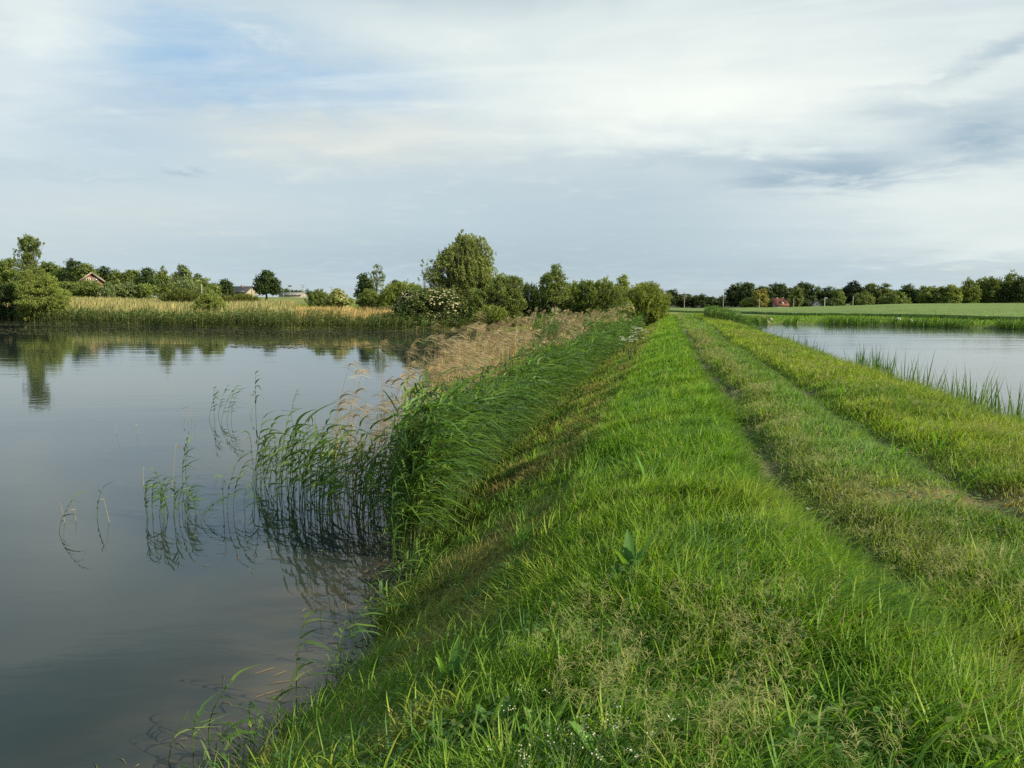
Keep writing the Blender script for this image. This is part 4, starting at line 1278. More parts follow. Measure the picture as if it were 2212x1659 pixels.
# far-off wood that fills the gaps behind
fw = MB()
wk = MB()
for u in list(np.arange(1560, 2330, 13)) + list(np.arange(1440, 1560, 14)):
    Yq = 362 + 20 * rnd()
    top = np.interp(u, [1440, 1550, 1580, 1780, 1830, 1950, 2080, 2110, 2330], [640, 648, 626, 628, 622, 630, 622, 612, 606])
    cb = at(u, (top + 664) / 2, Yq)
    kk = Yq / F
    crown_cloud(fw, cb, (15 * kk, 12 * kk, (664 - top) / 2 * kk), np.array(T_DK) * (0.8 + 0.4 * rnd()), 0.75, 1.6, 'round')
for u in np.arange(-120, 480, 20):
    Yq = 232 + 20 * rnd()
    top = np.interp(u, [-120, 0, 160, 300, 480], [575, 585, 585, 598, 618])
    cb = at(u, (top + 645) / 2, Yq)
    kk = Yq / F
    crown_cloud(fw, cb, (18 * kk, 14 * kk, (645 - top) / 2 * kk), np.array(T_DK) * (0.9 + 0.5 * rnd()), 0.6, 1.6, 'round')
for u, top in [(606, 628), (616, 627), (628, 629), (640, 630), (652, 631), (664, 629), (674, 633), (775, 640), (786, 638), (798, 640), (845, 636)]:
    Yq = 430 + 25 * rnd()
    cb = at(u, (top + 640) / 2, Yq)
    kk = Yq / F
    crown_cloud(fw, cb, (9 * kk, 8 * kk, max(5, (642 - top) / 2) * kk), np.array(T_DK) * (0.9 + 0.5 * rnd()), 0.9, 1.8, 'round')
tag(fw.build('distant_wood', M_LEAF), 'dark distant woodland filling in behind the nearer trees', 'wood', kind='stuff')

# ------------------------------------------------------------------ houses
def add_window(parent, x, z, w, h, y, rot, frame=(0.75, 0.74, 0.7), arch=False):
    f = MB()
    t = 0.12
    for (a, b, c, d) in ((x - w / 2, x + w / 2, z, z + t), (x - w / 2, x + w / 2, z + h - t, z + h), (x - w / 2, x - w / 2 + t, z + t, z + h - t), (x + w / 2 - t, x + w / 2, z + t, z + h - t), (x - t / 3, x + t / 3, z + t, z + h - t)):
        box(f, a, b, y - 0.10, y - 0.003, c, d, frame, rot)
    fo = f.build('window', M_WHITE, parent)
    g_ = MB()
    box(g_, x - w / 2 + t, x + w / 2 - t, y - 0.05, y - 0.004, z + t, z + h - t, (0, 0, 0), rot)
    g_.build('pane', M_GLASS, fo)
    return fo


def house(name, label, pos, rot, wid, dep, eave, ridge, wallmat, wallcol, roofcol, gable_front=True, over=0.5, wins=(), door=None, chim=(), trim=None, dormer=None):
    """front faces -y before rotation; gable_front: ridge runs front to back"""
    t = thing(name, label, 'house', pos)
    w = MB()
    if gable_front:
        prism(w, [(-wid / 2, -0.5), (wid / 2, -0.5), (wid / 2, eave), (0, ridge), (-wid / 2, eave)], 0, dep, wallcol, rot)
    else:
        V = [(0, -0.5), (dep, -0.5), (dep, eave), (dep / 2, ridge), (0, eave)]
        n = 5
        P = np.array([[x, p_[0], p_[1]] for x in (-wid / 2, wid / 2) for p_ in V])
        c, s = cos(rot), sin(rot)
        P = np.c_[P[:, 0] * c - P[:, 1] * s, P[:, 0] * s + P[:, 1] * c, P[:, 2]]
        i = np.arange(n)
        w.add(P, [np.stack([i, i + n, (i + 1) % n + n, (i + 1) % n], 1), i[None], (i + n)[None, ::-1]], wallcol)
    w.build('wall', wallmat, t)
    rf = MB()
    th = 0.22
    half = (wid if gable_front else dep) / 2
    sl = (ridge - eave) / half
    oe = over
    prof = [(-half - oe, eave - sl * oe + 0.04), (0, ridge + 0.04), (half + oe, eave - sl * oe + 0.04), (half + oe, eave - sl * oe + 0.04 + th), (0, ridge + 0.04 + th), (-half - oe, eave - sl * oe + 0.04 + th)]
    if gable_front:
        prism(rf, prof, -over, dep + over, roofcol, rot)
    else:
        n = 6
        P = np.array([[x, p_[0] + dep / 2, p_[1]] for x in (-wid / 2 - over, wid / 2 + over) for p_ in prof])
        c, s = cos(rot), sin(rot)
        P = np.c_[P[:, 0] * c - P[:, 1] * s, P[:, 0] * s + P[:, 1] * c, P[:, 2]]
        i = np.arange(n)
        rf.add(P, [np.stack([i, i + n, (i + 1) % n + n, (i + 1) % n], 1), i[None], (i + n)[None, ::-1]], roofcol)
    ro = rf.build('roof', M_ROOF, t)
    for (cx, cy, ch) in chim:
        q = MB()
        zr = ridge - 0.4
        box(q, cx - 0.35, cx + 0.35, cy - 0.35, cy + 0.35, zr - 0.6, ridge + ch, (0.3, 0.16, 0.11), rot)
        box(q, cx - 0.42, cx + 0.42, cy - 0.42, cy + 0.42, ridge + ch, ridge + ch + 0.12, (0.35, 0.33, 0.3), rot)
        q.build('chimney', M_WALL, ro)
    if trim and gable_front:
        q = MB()
        for sg in (-1, 1):
            pr = [(0, ridge + 0.04 - 0.12), (sg * (half + oe), eave - sl * oe - 0.08), (sg * (half + oe), eave - sl * oe + 0.04 + th + 0.05), (0, ridge + 0.09 + th)]
            if sg < 0:
                pr = pr[::-1]
            prism(q, pr, -over - 0.08, -over - 0.003, trim, rot)
        q.build('bargeboard', M_WHITE, t)
    for (x, z, a, b) in wins:
        add_window(t, x, z, a, b, 0.0, rot)
    if door:
        q = MB()
        box(q, door[0] - 0.55, door[0] + 0.55, -0.07, -0.003, 0, 2.1, (0.12, 0.07, 0.04), rot)
        d_ = q.build('door', M_WHITE, t)
        q = MB()
        box(q, door[0] + 0.38, door[0] + 0.45, -0.13, -0.071, 1.0, 1.12, (0.5, 0.5, 0.5), rot)
        q.build('handle', M_WHITE, d_)
    if dormer:
        dx, dw, dh, dz = dormer
        q = MB()
        prism(q, [(dx - dw / 2, dz), (dx + dw / 2, dz), (dx + dw / 2, dz + dh * 0.45), (dx, dz + dh), (dx - dw / 2, dz + dh * 0.45)], 0.4, dep / 2, wallcol, rot)
        q.build('dormer', M_WALL, ro)
        q = MB()
        prism(q, [(dx - dw / 2 - 0.3, dz + dh * 0.45 - 0.25), (dx, dz + dh + 0.02), (dx + dw / 2 + 0.3, dz + dh * 0.45 - 0.25), (dx + dw / 2 + 0.3, dz + dh * 0.45 - 0.05), (dx, dz + dh + 0.24), (dx - dw / 2 - 0.3, dz + dh * 0.45 - 0.05)], 0.15, dep / 2, roofcol, rot)
        q.build('dormer_roof', M_ROOF, ro)
    return t


def foot(u, Y):
    p_ = at(u, 650, Y)
    return (p_[0], Y, ter1(p_[0], Y))


# brick gable among the left trees
Yh = 186
ph = foot(201, Yh)
zr = at(199, 590, Yh)[2] - ph[2]
ze = at(199, 606, Yh)[2] - ph[2]
house('brick_house', 'brick gable of a house half hidden among the far left trees', ph, radians(31), 4.6, 9, ze, zr, M_BRICK, (0.3, 0.1, 0.06), (0.16, 0.10, 0.08), True, 0.45,
      wins=((-0.75, ze - 0.35, 0.95, 1.0), (0.85, ze - 0.35, 0.95, 1.0), (-0.9, 0.9, 1.1, 1.3), (1.0, 0.9, 1.1, 1.3)), door=None, chim=(), trim=(0.32, 0.26, 0.21))
# grey roofed bungalow
Yh = 290
ph = foot(508, Yh)
zr = at(508, 619.5, Yh)[2] - ph[2]
ze = at(508, 631, Yh)[2] - ph[2]
house('grey_roofed_house', 'low cream house with dark grey roof at the field edge', ph, radians(-14), 9.4, 7.5, ze, zr, M_WALL, (0.33, 0.29, 0.22), (0.035, 0.04, 0.05), False, 0.5,
      wins=((-2.9, 0.9, 1.2, 1.2), (-0.6, 0.9, 1.0, 1.2), (3.2, 0.5, 1.8, 1.7)), door=(1.2,), chim=((1.0, 3.4, 0.5),))
# farm barn
Yh = 380
ph = foot(627, Yh)
zr = at(627, 632.5, Yh)[2] - ph[2]
house('farm_barn', 'long low farm barn with pale roof beyond the lone tree', ph, radians(-8), 11.5, 7, max(zr - 1.1, 1.2), max(zr, 2.3), M_WALL, (0.33, 0.31, 0.26), (0.2, 0.2, 0.195), False, 0.3,
      wins=((-3.5, 0.8, 1.0, 0.8), (0, 0.8, 1.0, 0.8), (3.5, 0.8, 1.0, 0.8)))
# red roofed house and the small white one
Yh = 316
ph = foot(1690, Yh)
zr = at(1690, 645.5, Yh)[2] - ph[2]
house('red_roofed_house', 'house with red tiled roof and dormer peeping out below the wood', ph, radians(10), 5.6, 7, max(zr - 2.6, 1.0), zr, M_WALL, (0.45, 0.36, 0.3), (0.15, 0.055, 0.04), False, 0.4,
      wins=((-1.5, 0.3, 1.0, 0.6),), chim=((-0.6, 3.5, 0.5), (1.9, 3.5, 0.5)), dormer=(0.6, 2.0, 2.0, max(zr - 2.6, 1.0)))
Yh = 312
ph = foot(1764, Yh)
zr = at(1764, 648, Yh)[2] - ph[2]
house('white_cottage', 'small white cottage with steep dark gable roof at the field edge', ph, radians(-18), 3.6, 5, max(zr - 1.9, 1.0), zr, M_WALL, (0.62, 0.62, 0.58), (0.05, 0.055, 0.06), True, 0.6,
      wins=((0.1, 0.9, 0.8, 0.8),), chim=((-0.2, 3.0, 0.4),))

# ------------------------------------------------------------------ poles
def pole(u, vtop, vbot, Y, label, cat='power pole', arm=True, nest=False, lamp=False, c=(0.30, 0.29, 0.27)):
    b = at(u, vbot, Y)
    tp = at(u, vtop, Y)
    b[2] = min(b[2], ter1(b[0], Y))
    t = thing('power_pole' if not nest else 'nest_pole', label, cat, b, 'poles along the far fields' if not nest else None)
    H = tp[2] - b[2]
    q = MB()
    tube(q, [[0, 0, -0.3], [0, 0, H * 0.5], [0, 0, H]], [0.14, 0.12, 0.09], 8, c)
    q.build('post', M_POLE, t)
    if arm:
        for zz, wd in ((H - 0.35, 1.1), (H - 1.1, 0.8)) if H > 5 else ((H - 0.3, 0.7),):
            q = MB()
            box(q, -wd, wd, -0.22, -0.13, zz, zz + 0.13, c)
            ao = q.build('crossarm', M_POLE, t)
            q = MB()
            for xx in (-wd + 0.1, 0, wd - 0.1):
                tube(q, [[xx, -0.17, zz + 0.131], [xx, -0.17, zz + 0.35]], [0.06, 0.05], 6, (0.25, 0.2, 0.17))
            q.build('insulators', M_POLE, ao)
    if nest:
        q = MB()
        for _ in range(90):
            a, rr = rnd() * 6.28, 0.35 + 0.45 * rnd()
            z0 = H + 0.5 * rnd()
            d = np.array([cos(a + 1.6), sin(a + 1.6), RS.randn() * 0.2]) * 0.45
            o = np.array([rr * cos(a), rr * sin(a), z0])
            tube(q, [o - d, o + d], [0.06, 0.04], 4, (0.09, 0.07, 0.05))
        q.build('nest', M_BARK, t)
    if lamp:
        q = MB()
        box(q, -0.12, 0.9, -0.14, 0.14, H - 0.45, H - 0.25, (0.6, 0.6, 0.6))
        q.build('lamp_head', M_POLE, t)


pole(544, 621, 640, 270, 'thin pole right of the grey roofed house', arm=False, c=(0.12, 0.11, 0.1))
pole(612, 619, 647, 260, 'tall pole between the lone tree and the barn', arm=False, c=(0.16, 0.15, 0.14))
pole(656, 615, 641, 330, 'power pole with cross arms right of the barn')
pole(717, 620, 640, 380, 'power pole with cross arms above the small elder bush')
pole(627, 619, 641, 395, 'pole behind the barn carrying a dark stick nest', 'nest pole', arm=False, nest=True)
pole(436, 614, 634, 165, 'weathered pole among the shrubs left of the grey roofed house', arm=False)
pole(1478, 638, 663, 300, 'pale power pole at the far left of the crop field', lamp=True)
pole(1562, 640, 663, 300, 'pale power pole just left of the tall wood')
pole(1640, 644, 664, 304, 'pole in front of the yellowish tree', arm=False)
pole(1714, 644, 664, 304, 'pole in front of the lighter conical tree', arm=False)
pole(1781, 642, 663, 304, 'pale pole right of the small white cottage', arm=False, c=(0.5, 0.5, 0.47), lamp=True)
pole(1842, 639, 662, 306, 'pole farthest right in front of the wood', arm=False, c=(0.36, 0.35, 0.33))
# ------------------------------------------------------------------ stones on the lake's far bank
def stone(u, v, rpx, label, c, group):
    p_ = gp(u, v)
    Yq = p_[1]
    r0 = rpx * Yq / F
    n = 60
    d = norm(RS.randn(n, 3))
    import bmesh
    bm = bmesh.new()
    bmesh.ops.create_icosphere(bm, subdivisions=2, radius=1)
    sx = 0.8 + 0.6 * rnd(3)
    pl = norm(RS.randn(9, 3))
    V = []
    for vtx in bm.verts:
        q = np.array(vtx.co)
        m_ = np.min(np.where(pl @ q > 0.01, 0.72 / np.maximum(pl @ q, 0.01), 9))
        q = q * min(1.0, m_) * sx * r0
        V.append(q)
    Fs = np.array([[v_.index for v_ in f.verts] for f in bm.faces])
    bm.free()
    mb = MB()
    mb.add(np.array(V), [Fs], np.array(c) * (0.8 + 0.4 * rnd()))
    o = mb.build('stone', M_STONE)
    o.location = (p_[0], Yq - 0.45, max(0.0, ter1(p_[0], Yq - 0.45)) + 0.25 * r0)
    o.scale = (1.25,) * 3
    tag(o, label, 'stone', group)


LS = ['reddish stone at the left end of the rubble heap', 'greyish stone second in the rubble heap', 'pale pink stone in the middle of the rubble heap', 'brown stone on the rubble heap beside the reed thicket',
      'dark stone in the rubble heap by the water', 'light stone at the right end of the rubble heap', 'small tan stone between larger ones of the rubble heap']
for i, (u, v, r) in enumerate([(1624, 699, 4.5), (1632, 697, 4), (1640, 699, 5), (1648, 697, 4.5), (1655, 699.5, 4), (1662, 698, 4.5), (1644, 694, 3.5)]):
    stone(u, v, r, LS[i], [(0.34, 0.2, 0.15), (0.3, 0.27, 0.24), (0.38, 0.28, 0.23)][i % 3], 'rubble stones at the left of the far bank')
stone(1936, 701, 5, 'white boulder standing out on the far bank of the lake', (0.75, 0.72, 0.64), 'stones on the far bank')
for i, (u, v, r, lab) in enumerate([(1960, 703, 6, 'grey brown boulder right of the white boulder'), (1972, 704, 5, 'tan stone beside the grey brown boulder'), (1983, 703.5, 5, 'pinkish stone in the right stone group'),
                                    (1998, 705, 4.5, 'small grey stone at the right end of the stones')]):
    stone(u, v, r, lab, (0.34, 0.29, 0.23), 'stones on the far bank')

# ------------------------------------------------------------------ floating weed on the left pond
wm = MB()
for _ in range(2600):
    u = -60 + 1330 * rnd()
    sh = np.interp(u, [p_[0] for p_ in SHL], [p_[1] for p_ in SHL])
    mode = rnd()
    dv = 3 + (22 if u < 500 else 40) * rnd() ** 1.6
    p_ = gp(u, sh + dv)
    if fbm(np.array([p_[0] * 0.12]), np.array([p_[1] * 0.25]), 99)[0] < 0.47:
        continue
    if sdf(np.array([p_[0]]), np.array([p_[1]]), POND_L)[0] > -0.1:
        continue
    m_ = 7
    a = np.arange(m_) * 2 * pi / m_
    far_ = min(1.0, p_[1] / 50)
    ra, rb = 0.05 + 0.45 * rnd() ** 2 * far_, 0.02 + 0.12 * rnd() ** 2 * far_
    rr = 0.6 + 0.6 * rnd(m_)
    top = np.c_[p_[0] + ra * rr * np.cos(a), p_[1] + rb * rr * np.sin(a), np.full(m_, 0.012)]
    bot = top.copy()
    bot[:, 2] = -0.004
    ii = np.arange(m_)
    wm.add(np.r_[top, bot], [ii[None], np.c_[ii, ii + m_, (ii + 1) % m_ + m_, (ii + 1) % m_]], np.array([[0.07, 0.065, 0.03], [0.10, 0.10, 0.045], [0.05, 0.06, 0.025]][RS.randint(3)]) * (0.7 + 0.6 * rnd()))
tag(wm.build('floating_weed', M_LEAF), 'floating pond weed scattered along the far shore water', 'pond weed', kind='stuff')

# broken reed litter floating among the reeds and along the near shore
lt_ = MB()
for _ in range(230):
    if rnd() < 0.5:
        u, v = 330 + 540 * rnd() ** 0.6, 1040 + 200 * rnd()
    else:
        s0 = 2.6 + 6 * rnd()
        q_ = xy(s0, np.interp(s0, TOE_S, TOE_T) - 0.1 - 0.9 * rnd() ** 2)
        u = None
    p_ = gp(u, v) if u is not None else np.array([q_[0], q_[1], 0])
    if sdf(np.array([p_[0]]), np.array([p_[1]]), POND_L)[0] > -0.05:
        continue
    a, L_ = rnd() * 6.28, 0.015 + 0.11 * rnd() ** 2
    d_ = np.array([cos(a), sin(a), 0]) * L_
    c0_ = np.array([p_[0], p_[1], 0.004])
    tube(lt_, [c0_ - d_, c0_ + d_ * 0.3 + np.array([0.01, 0.01, 0.002]), c0_ + d_], [0.0015, 0.0024, 0.0012], 5, np.array([(0.30, 0.24, 0.12), (0.18, 0.14, 0.07), (0.36, 0.31, 0.18)][RS.randint(3)]))
tag(lt_.build('reed_litter', M_DRY), 'broken reed stalks floating near the left bank', 'reed litter', kind='stuff')

# ------------------------------------------------------------------ docks and flowers in the foreground
def broad_leaf(P, az, L, W, up, droop, c, seed):
    q = np.random.RandomState(seed)
    mb = MB()
    m_ = 8
    uu = np.linspace(0, 1, m_ + 1)
    h = np.array([cos(az), sin(az), 0])
    sd = np.array([-sin(az), cos(az), 0])
    mid = np.outer(uu * L, h) * 0.8 + np.outer(L * (up * uu - droop * uu ** 2), [0, 0, 1])
    prof = W * np.interp(uu, [0, 0.12, 0.2, 0.45, 0.75, 1], [0.06, 0.08, 0.7, 1.0, 0.62, 0.02]) * 0.5
    V, k_ = [], 0
    for i in range(m_ + 1):
        wv = 0.12 * W * sin(i * 2.1 + seed)
        for f in (-1, -0.5, 0, 0.5, 1):
            V.append(mid[i] + sd * prof[i] * f + np.array([0, 0, 1]) * (abs(f) * prof[i] * 0.45 + (wv if abs(f) == 1 else 0) * (prof[i] / W)))
    i, j = np.meshgrid(np.arange(m_), np.arange(4), indexing='ij')
    i, j = i.ravel(), j.ravel()
    Q_ = np.stack([i * 5 + j, i * 5 + j + 1, (i + 1) * 5 + j + 1, (i + 1) * 5 + j], 1)
    cc = np.array([c] * len(V)) * np.tile([1.0, 0.95, 1.25, 0.95, 1.0], m_ + 1)[:, None]
    mb.add(np.array(V) + P, [Q_], cc)
    return mb


def dock(u, v, label, n, L, W, seed, tall=0.5):
    q = np.random.RandomState(seed)
    p_ = hit(u, v, 0.05)
    t = thing('dock_plant', label, 'plant', p_)
    for i in range(n):
        az = i * 2.4 + q.rand()
        up = (0.6 + 0.8 * q.rand()) * (1.6 if i < n * tall else 1.0)
        mb = broad_leaf(np.array([0, 0, 0.0]), az, L * (0.6 + 0.5 * q.rand()), W * (0.7 + 0.5 * q.rand()), up, 0.25 + 0.4 * q.rand(),
                        np.array([(0.11, 0.25, 0.045), (0.16, 0.31, 0.05), (0.08, 0.19, 0.04)][q.randint(3)]), seed + i)
        mb.build('leaf', M_REED, t, True)


dock(1365, 1235, 'broad leaved dock with one upright leaf on the slope in mid foreground', 14, 0.19, 0.085, 3)
dock(975, 1480, 'leafy dock with crinkled upright leaves near the water edge', 13, 0.19, 0.055, 14, 0.8)
dock(1400, 1040, 'farther dock with a dark upright leaf higher up the slope', 9, 0.15, 0.06, 31)
dock(1180, 1590, 'low dark dock among the white flowers at the bottom', 9, 0.15, 0.07, 47, 0.2)
dock(1300, 1640, 'dark dock at the bottom edge right of the white flowers', 8, 0.15, 0.07, 53, 0.2)
dock(1060, 1560, 'small nettle like leafy plant left of the white flowers', 9, 0.13, 0.05, 59, 0.4)
dock(2030, 960, 'small leafy weed in the right wheel rut', 7, 0.13, 0.05, 63, 0.4)


def purse(u, v, H, label, seed):
    q = np.random.RandomState(seed)
    p_ = hit(u, v, H)
    t = thing('flowering_weed', label, 'flower', p_, 'white flowering weeds at the bottom of the slope')
    sm, fm_, = MB(), MB()
    ln = np.array([0.05 + 0.06 * q.randn(), 0.05 * q.randn(), 0])
    w = np.linspace(0, 1, 6)[:, None]
    pts = np.array([0, 0, H]) * w + ln * w ** 2
    tube(sm, pts, np.linspace(0.0022, 0.0012, 6), 5, (0.16, 0.24, 0.07))
    tips = [pts[-1]]
    for b in range(q.randint(1, 4)):
        f = 0.45 + 0.3 * q.rand()
        a = q.rand() * 6.28
        o = np.array([0, 0, H]) * f + ln * f * f
        e = o + np.array([0.07 * cos(a), 0.07 * sin(a), H * (0.95 - f) * (0.7 + 0.3 * q.rand())])
        tube(sm, np.array([o, (o + e) / 2 + np.array([0.01 * cos(a), 0.01 * sin(a), -0.01]), e]), [0.0017, 0.0014, 0.001], 4, (0.16, 0.24, 0.07))
        tips.append(e)
    n = 16
    f = 0.35 + 0.55 * q.rand(n)
    P = np.array([0, 0, H]) * f[:, None] + ln * (f ** 2)[:, None]
    a = q.rand(n) * 6.28
    d = np.c_[np.cos(a), np.sin(a), 0.5 + 0 * a]
    strips(sm, P, d, 0 * d, 0.025, 0.004, np.c_[-np.sin(a), np.cos(a), 0 * a], (0.2, 0.26, 0.09), 2, [0.3, 1.0, 0])
    for tp in tips:
        for b in range(q.randint(3, 7)):
            c0_ = tp + q.randn(3) * np.array([0.010, 0.010, 0.006])
            an = np.arange(5) * 2 * pi / 4
            r0 = 0.004
            nr = norm(np.array([0, 0, 1.0]) + 0.5 * q.randn(3))
            e1 = norm(np.cross(nr, [0.3, 0.8, 0.1]))
            e2 = np.cross(nr, e1)
            rim = np.array([c0_ + r0 * (cos(x_) * e1 + sin(x_) * e2) * (1 if i % 2 == 0 else 0.5) for i, x_ in enumerate(np.arange(8) * pi / 4)])
            V = np.r_[(c0_ - nr * 0.001)[None], rim]
            ii = np.arange(8)
            fm_.add(V, [np.c_[np.zeros(8, int), ii + 1, (ii + 1) % 8 + 1]], (0.6, 0.62, 0.46))
    sm.build('stem', M_REED, t)
    fm_.build('blossoms', M_PETAL, t)


FL = [(1160, 1481, 0.38, 'tall white flowering weed standing highest on the slope bottom'), (1248, 1565, 0.26, 'white flowering weed in the middle of the bottom flower group'),
      (1268, 1556, 0.28, 'white flowering weed just right of the middle of the bottom group'), (1284, 1570, 0.25, 'white flowering weed right in the bottom group'),
      (1302, 1596, 0.25, 'small white flowering weed at the lower right of the bottom group'), (1213, 1595, 0.25, 'white flowering weed above the dark dock leaves'),
      (1066, 1621, 0.24, 'white flowering weed farthest left at the bottom edge'), (1099, 1635, 0.22, 'short white flowering weed right of the leftmost one'),
      (1377, 1537, 0.27, 'single white flowering weed apart from the group on its right'), (1095, 1530, 0.3, 'white flowering weed left of the tall one, over brown turf'),
      (1200, 1560, 0.26, 'white flowering weed left in the bottom group'), (1390, 1605, 0.24, 'white flowering weed below the single one at right'),
      (1320, 1560, 0.26, 'white flowering weed between the bottom group and the single one')]
for i, (u, v, H, lab) in enumerate(FL):
    purse(u, v, H, lab, 900 + i)

# cow parsley along the dyke edge in the distance
def parsley(s, t, H, label, seed):
    q = np.random.RandomState(seed)
    x, y = xy(s, t)
    th_ = thing('cow_parsley', label, 'flower', (x, y, ter1(x, y)), 'white umbels along the left dyke edge')
    sm = MB()
    for b in range(5):
        fm_ = MB()
        a = q.rand() * 6.28
        e = np.array([0.25 * cos(a), 0.25 * sin(a), H * (0.75 + 0.35 * q.rand())])
        tube(sm, np.array([[0, 0, 0], e * np.array([0.3, 0.3, 0.6]), e]), [0.01, 0.008, 0.006], 4, (0.1, 0.17, 0.04))
        for g_ in range(9):
            aa, rr = q.rand() * 6.28, 0.09 * q.rand() ** 0.5
            c0_ = e + np.array([rr * cos(aa), rr * sin(aa), 0.02 * q.rand()])
            m_ = 6
            an = np.arange(m_) * 2 * pi / m_
            V = np.r_[(c0_ + [0, 0, 0.012])[None], c0_ + 0.028 * np.c_[np.cos(an), np.sin(an), 0 * an]]
            ii = np.arange(m_)
            fm_.add(V, [np.c_[np.zeros(m_, int), ii + 1, (ii + 1) % m_ + 1]], (0.52, 0.54, 0.40))
        fm_.build('umbel', M_PETAL, th_)
    n = 14
    a = q.rand(n) * 6.28
    d = np.c_[np.cos(a), np.sin(a), 0.6 + 0 * a]
    strips(sm, np.c_[0 * a, 0 * a, 0.1 + 0.35 * q.rand(n) * H], d, np.array([0, 0, -0.6]) + 0 * d, 0.25, 0.06, np.c_[-np.sin(a), np.cos(a), 0 * a], (0.09, 0.16, 0.04), 3)
    sm.build('stem', M_REED, th_)


for i in range(9):
    parsley(26 + 22 * rnd(), -1.2 - 0.9 * rnd(), 0.6 + 0.3 * rnd(), 'white flowered cow parsley on the left dyke edge near the far bend', 700 + i)

# small white bindweed flower in the turf
p_ = hit(1741, 1105, 0.12)
bt = thing('bindweed_flower', 'single white bindweed flower beside the left wheel rut', 'flower', p_)
q = MB()
tube(q, [[0, 0, 0], [0.01, 0, 0.07], [0.015, -0.005, 0.12]], [0.0025, 0.002, 0.002], 5, (0.12, 0.2, 0.05))
q.build('stem', M_REED, bt)
q = MB()
an = np.arange(10) * 2 * pi / 10
V = np.r_[[[0.015, -0.005, 0.118]], np.c_[0.015 + 0.008 * np.cos(an), -0.008 + 0.008 * np.sin(an), 0.135 + 0 * an], np.c_[0.02 + 0.026 * np.cos(an), -0.018 + 0.022 * np.sin(an), 0.152 + 0.006 * np.sin(an * 2.5) - 0.01 * np.sin(an)]]
ii = np.arange(10)
q.add(V, [np.c_[0 * ii, ii + 1, (ii + 1) % 10 + 1], np.c_[ii + 1, (ii + 1) % 10 + 1, (ii + 1) % 10 + 11, ii + 11]], (0.8, 0.8, 0.76))
q.build('corolla', M_PETAL, bt)

# ------------------------------------------------------------------ sky, sun, camera
SUN_AZ, SUN_EL = radians(112), radians(31)
w = bpy.data.worlds.new('World')
scene.world = w
w.use_nodes = True
nt = w.node_tree
nt.nodes.clear()
out = nd(nt, 'ShaderNodeOutputWorld')
bg = nd(nt, 'ShaderNodeBackground')
bg.inputs['Strength'].default_value = 0.1
sky = nd(nt, 'ShaderNodeTexSky', sky_type='NISHITA', sun_disc=False)
sky.sun_elevation = SUN_EL
sky.sun_rotation = SUN_AZ
sky.air_density = 1.0
sky.dust_density = 1.5
lk = nt.links.new
tc = nd(nt, 'ShaderNodeTexCoord')
sep = nd(nt, 'ShaderNodeSeparateXYZ')
lk(tc.outputs['Generated'], sep.inputs[0])


def ma(op, a, b=None, c=None, clamp=False):
    n = nd(nt, 'ShaderNodeMath', operation=op, use_clamp=clamp)
    for i, q in enumerate((a, b, c)):
        if q is None:
            continue
        if isinstance(q, (int, float)):
            n.inputs[i].default_value = q
        else:
            lk(q, n.inputs[i])
    return n.outputs[0]


az = ma('ARCTAN2', sep.outputs['X'], sep.outputs['Y'])
el = ma('ARCSINE', sep.outputs['Z'])
ela = ma('ABSOLUTE', el)
# cloud layer: project the sight line on a high flat sheet
zz = ma('ADD', ma('ABSOLUTE', sep.outputs['Z']), 0.10)
cmb = nd(nt, 'ShaderNodeCombineXYZ')
lk(ma('DIVIDE', sep.outputs['X'], zz), cmb.inputs[0])
lk(ma('DIVIDE', sep.outputs['Y'], zz), cmb.inputs[1])


def noise(scale, detail, dist, rot=0, sc=(1, 1, 1), seed=0.0, rough=0.55):
    mp = nd(nt, 'ShaderNodeMapping')
    mp.inputs['Rotation'].default_value = (0, 0, rot)
    mp.inputs['Scale'].default_value = sc
    mp.inputs['Location'].default_value = (seed, seed * 1.7, 0)
    n = nd(nt, 'ShaderNodeTexNoise')
    n.inputs['Scale'].default_value = scale
    n.inputs['Detail'].default_value = detail
    n.inputs['Roughness'].default_value = rough
    n.inputs['Distortion'].default_value = dist
    lk(cmb.outputs[0], mp.inputs['Vector'])
    lk(mp.outputs[0], n.inputs['Vector'])
    return n.outputs['Fac']


def rng(x, a, b, c=0.0, d=1.0):
    n = nd(nt, 'ShaderNodeMapRange')
    n.interpolation_type = 'SMOOTHSTEP'
    lk(x, n.inputs[0])
    for i, q in enumerate((a, b, c, d)):
        n.inputs[i + 1].default_value = q
    return n.outputs[0]


nA = noise(0.55, 7, 0.6, radians(25), (1, 0.55, 1), 3.1, 0.5)
nB = noise(1.5, 7, 0.8, radians(30), (0.6, 1.2, 1), 7.7, 0.55)
nD = noise(1.1, 8, 1.2, radians(-28), (0.45, 1.7, 1), 12.4, 0.6)
nE = noise(0.8, 7, 0.9, radians(15), (0.7, 1.6, 1), 21.9, 0.58)
nF = noise(1.3, 5, 0.3, radians(40), (1, 1, 1), 5.2, 0.5)
nC = noise(3.2, 6, 0.4, radians(10), (1, 1, 1), 1.3, 0.6)
# wobble that frays the edges of the placed cloud masses
wobA = ma('MULTIPLY_ADD', nB, 0.16, -0.08)
wobE = ma('MULTIPLY_ADD', nC, 0.07, -0.035)
azw, elw = ma('ADD', az, wobA), ma('ADD', ela, wobE)


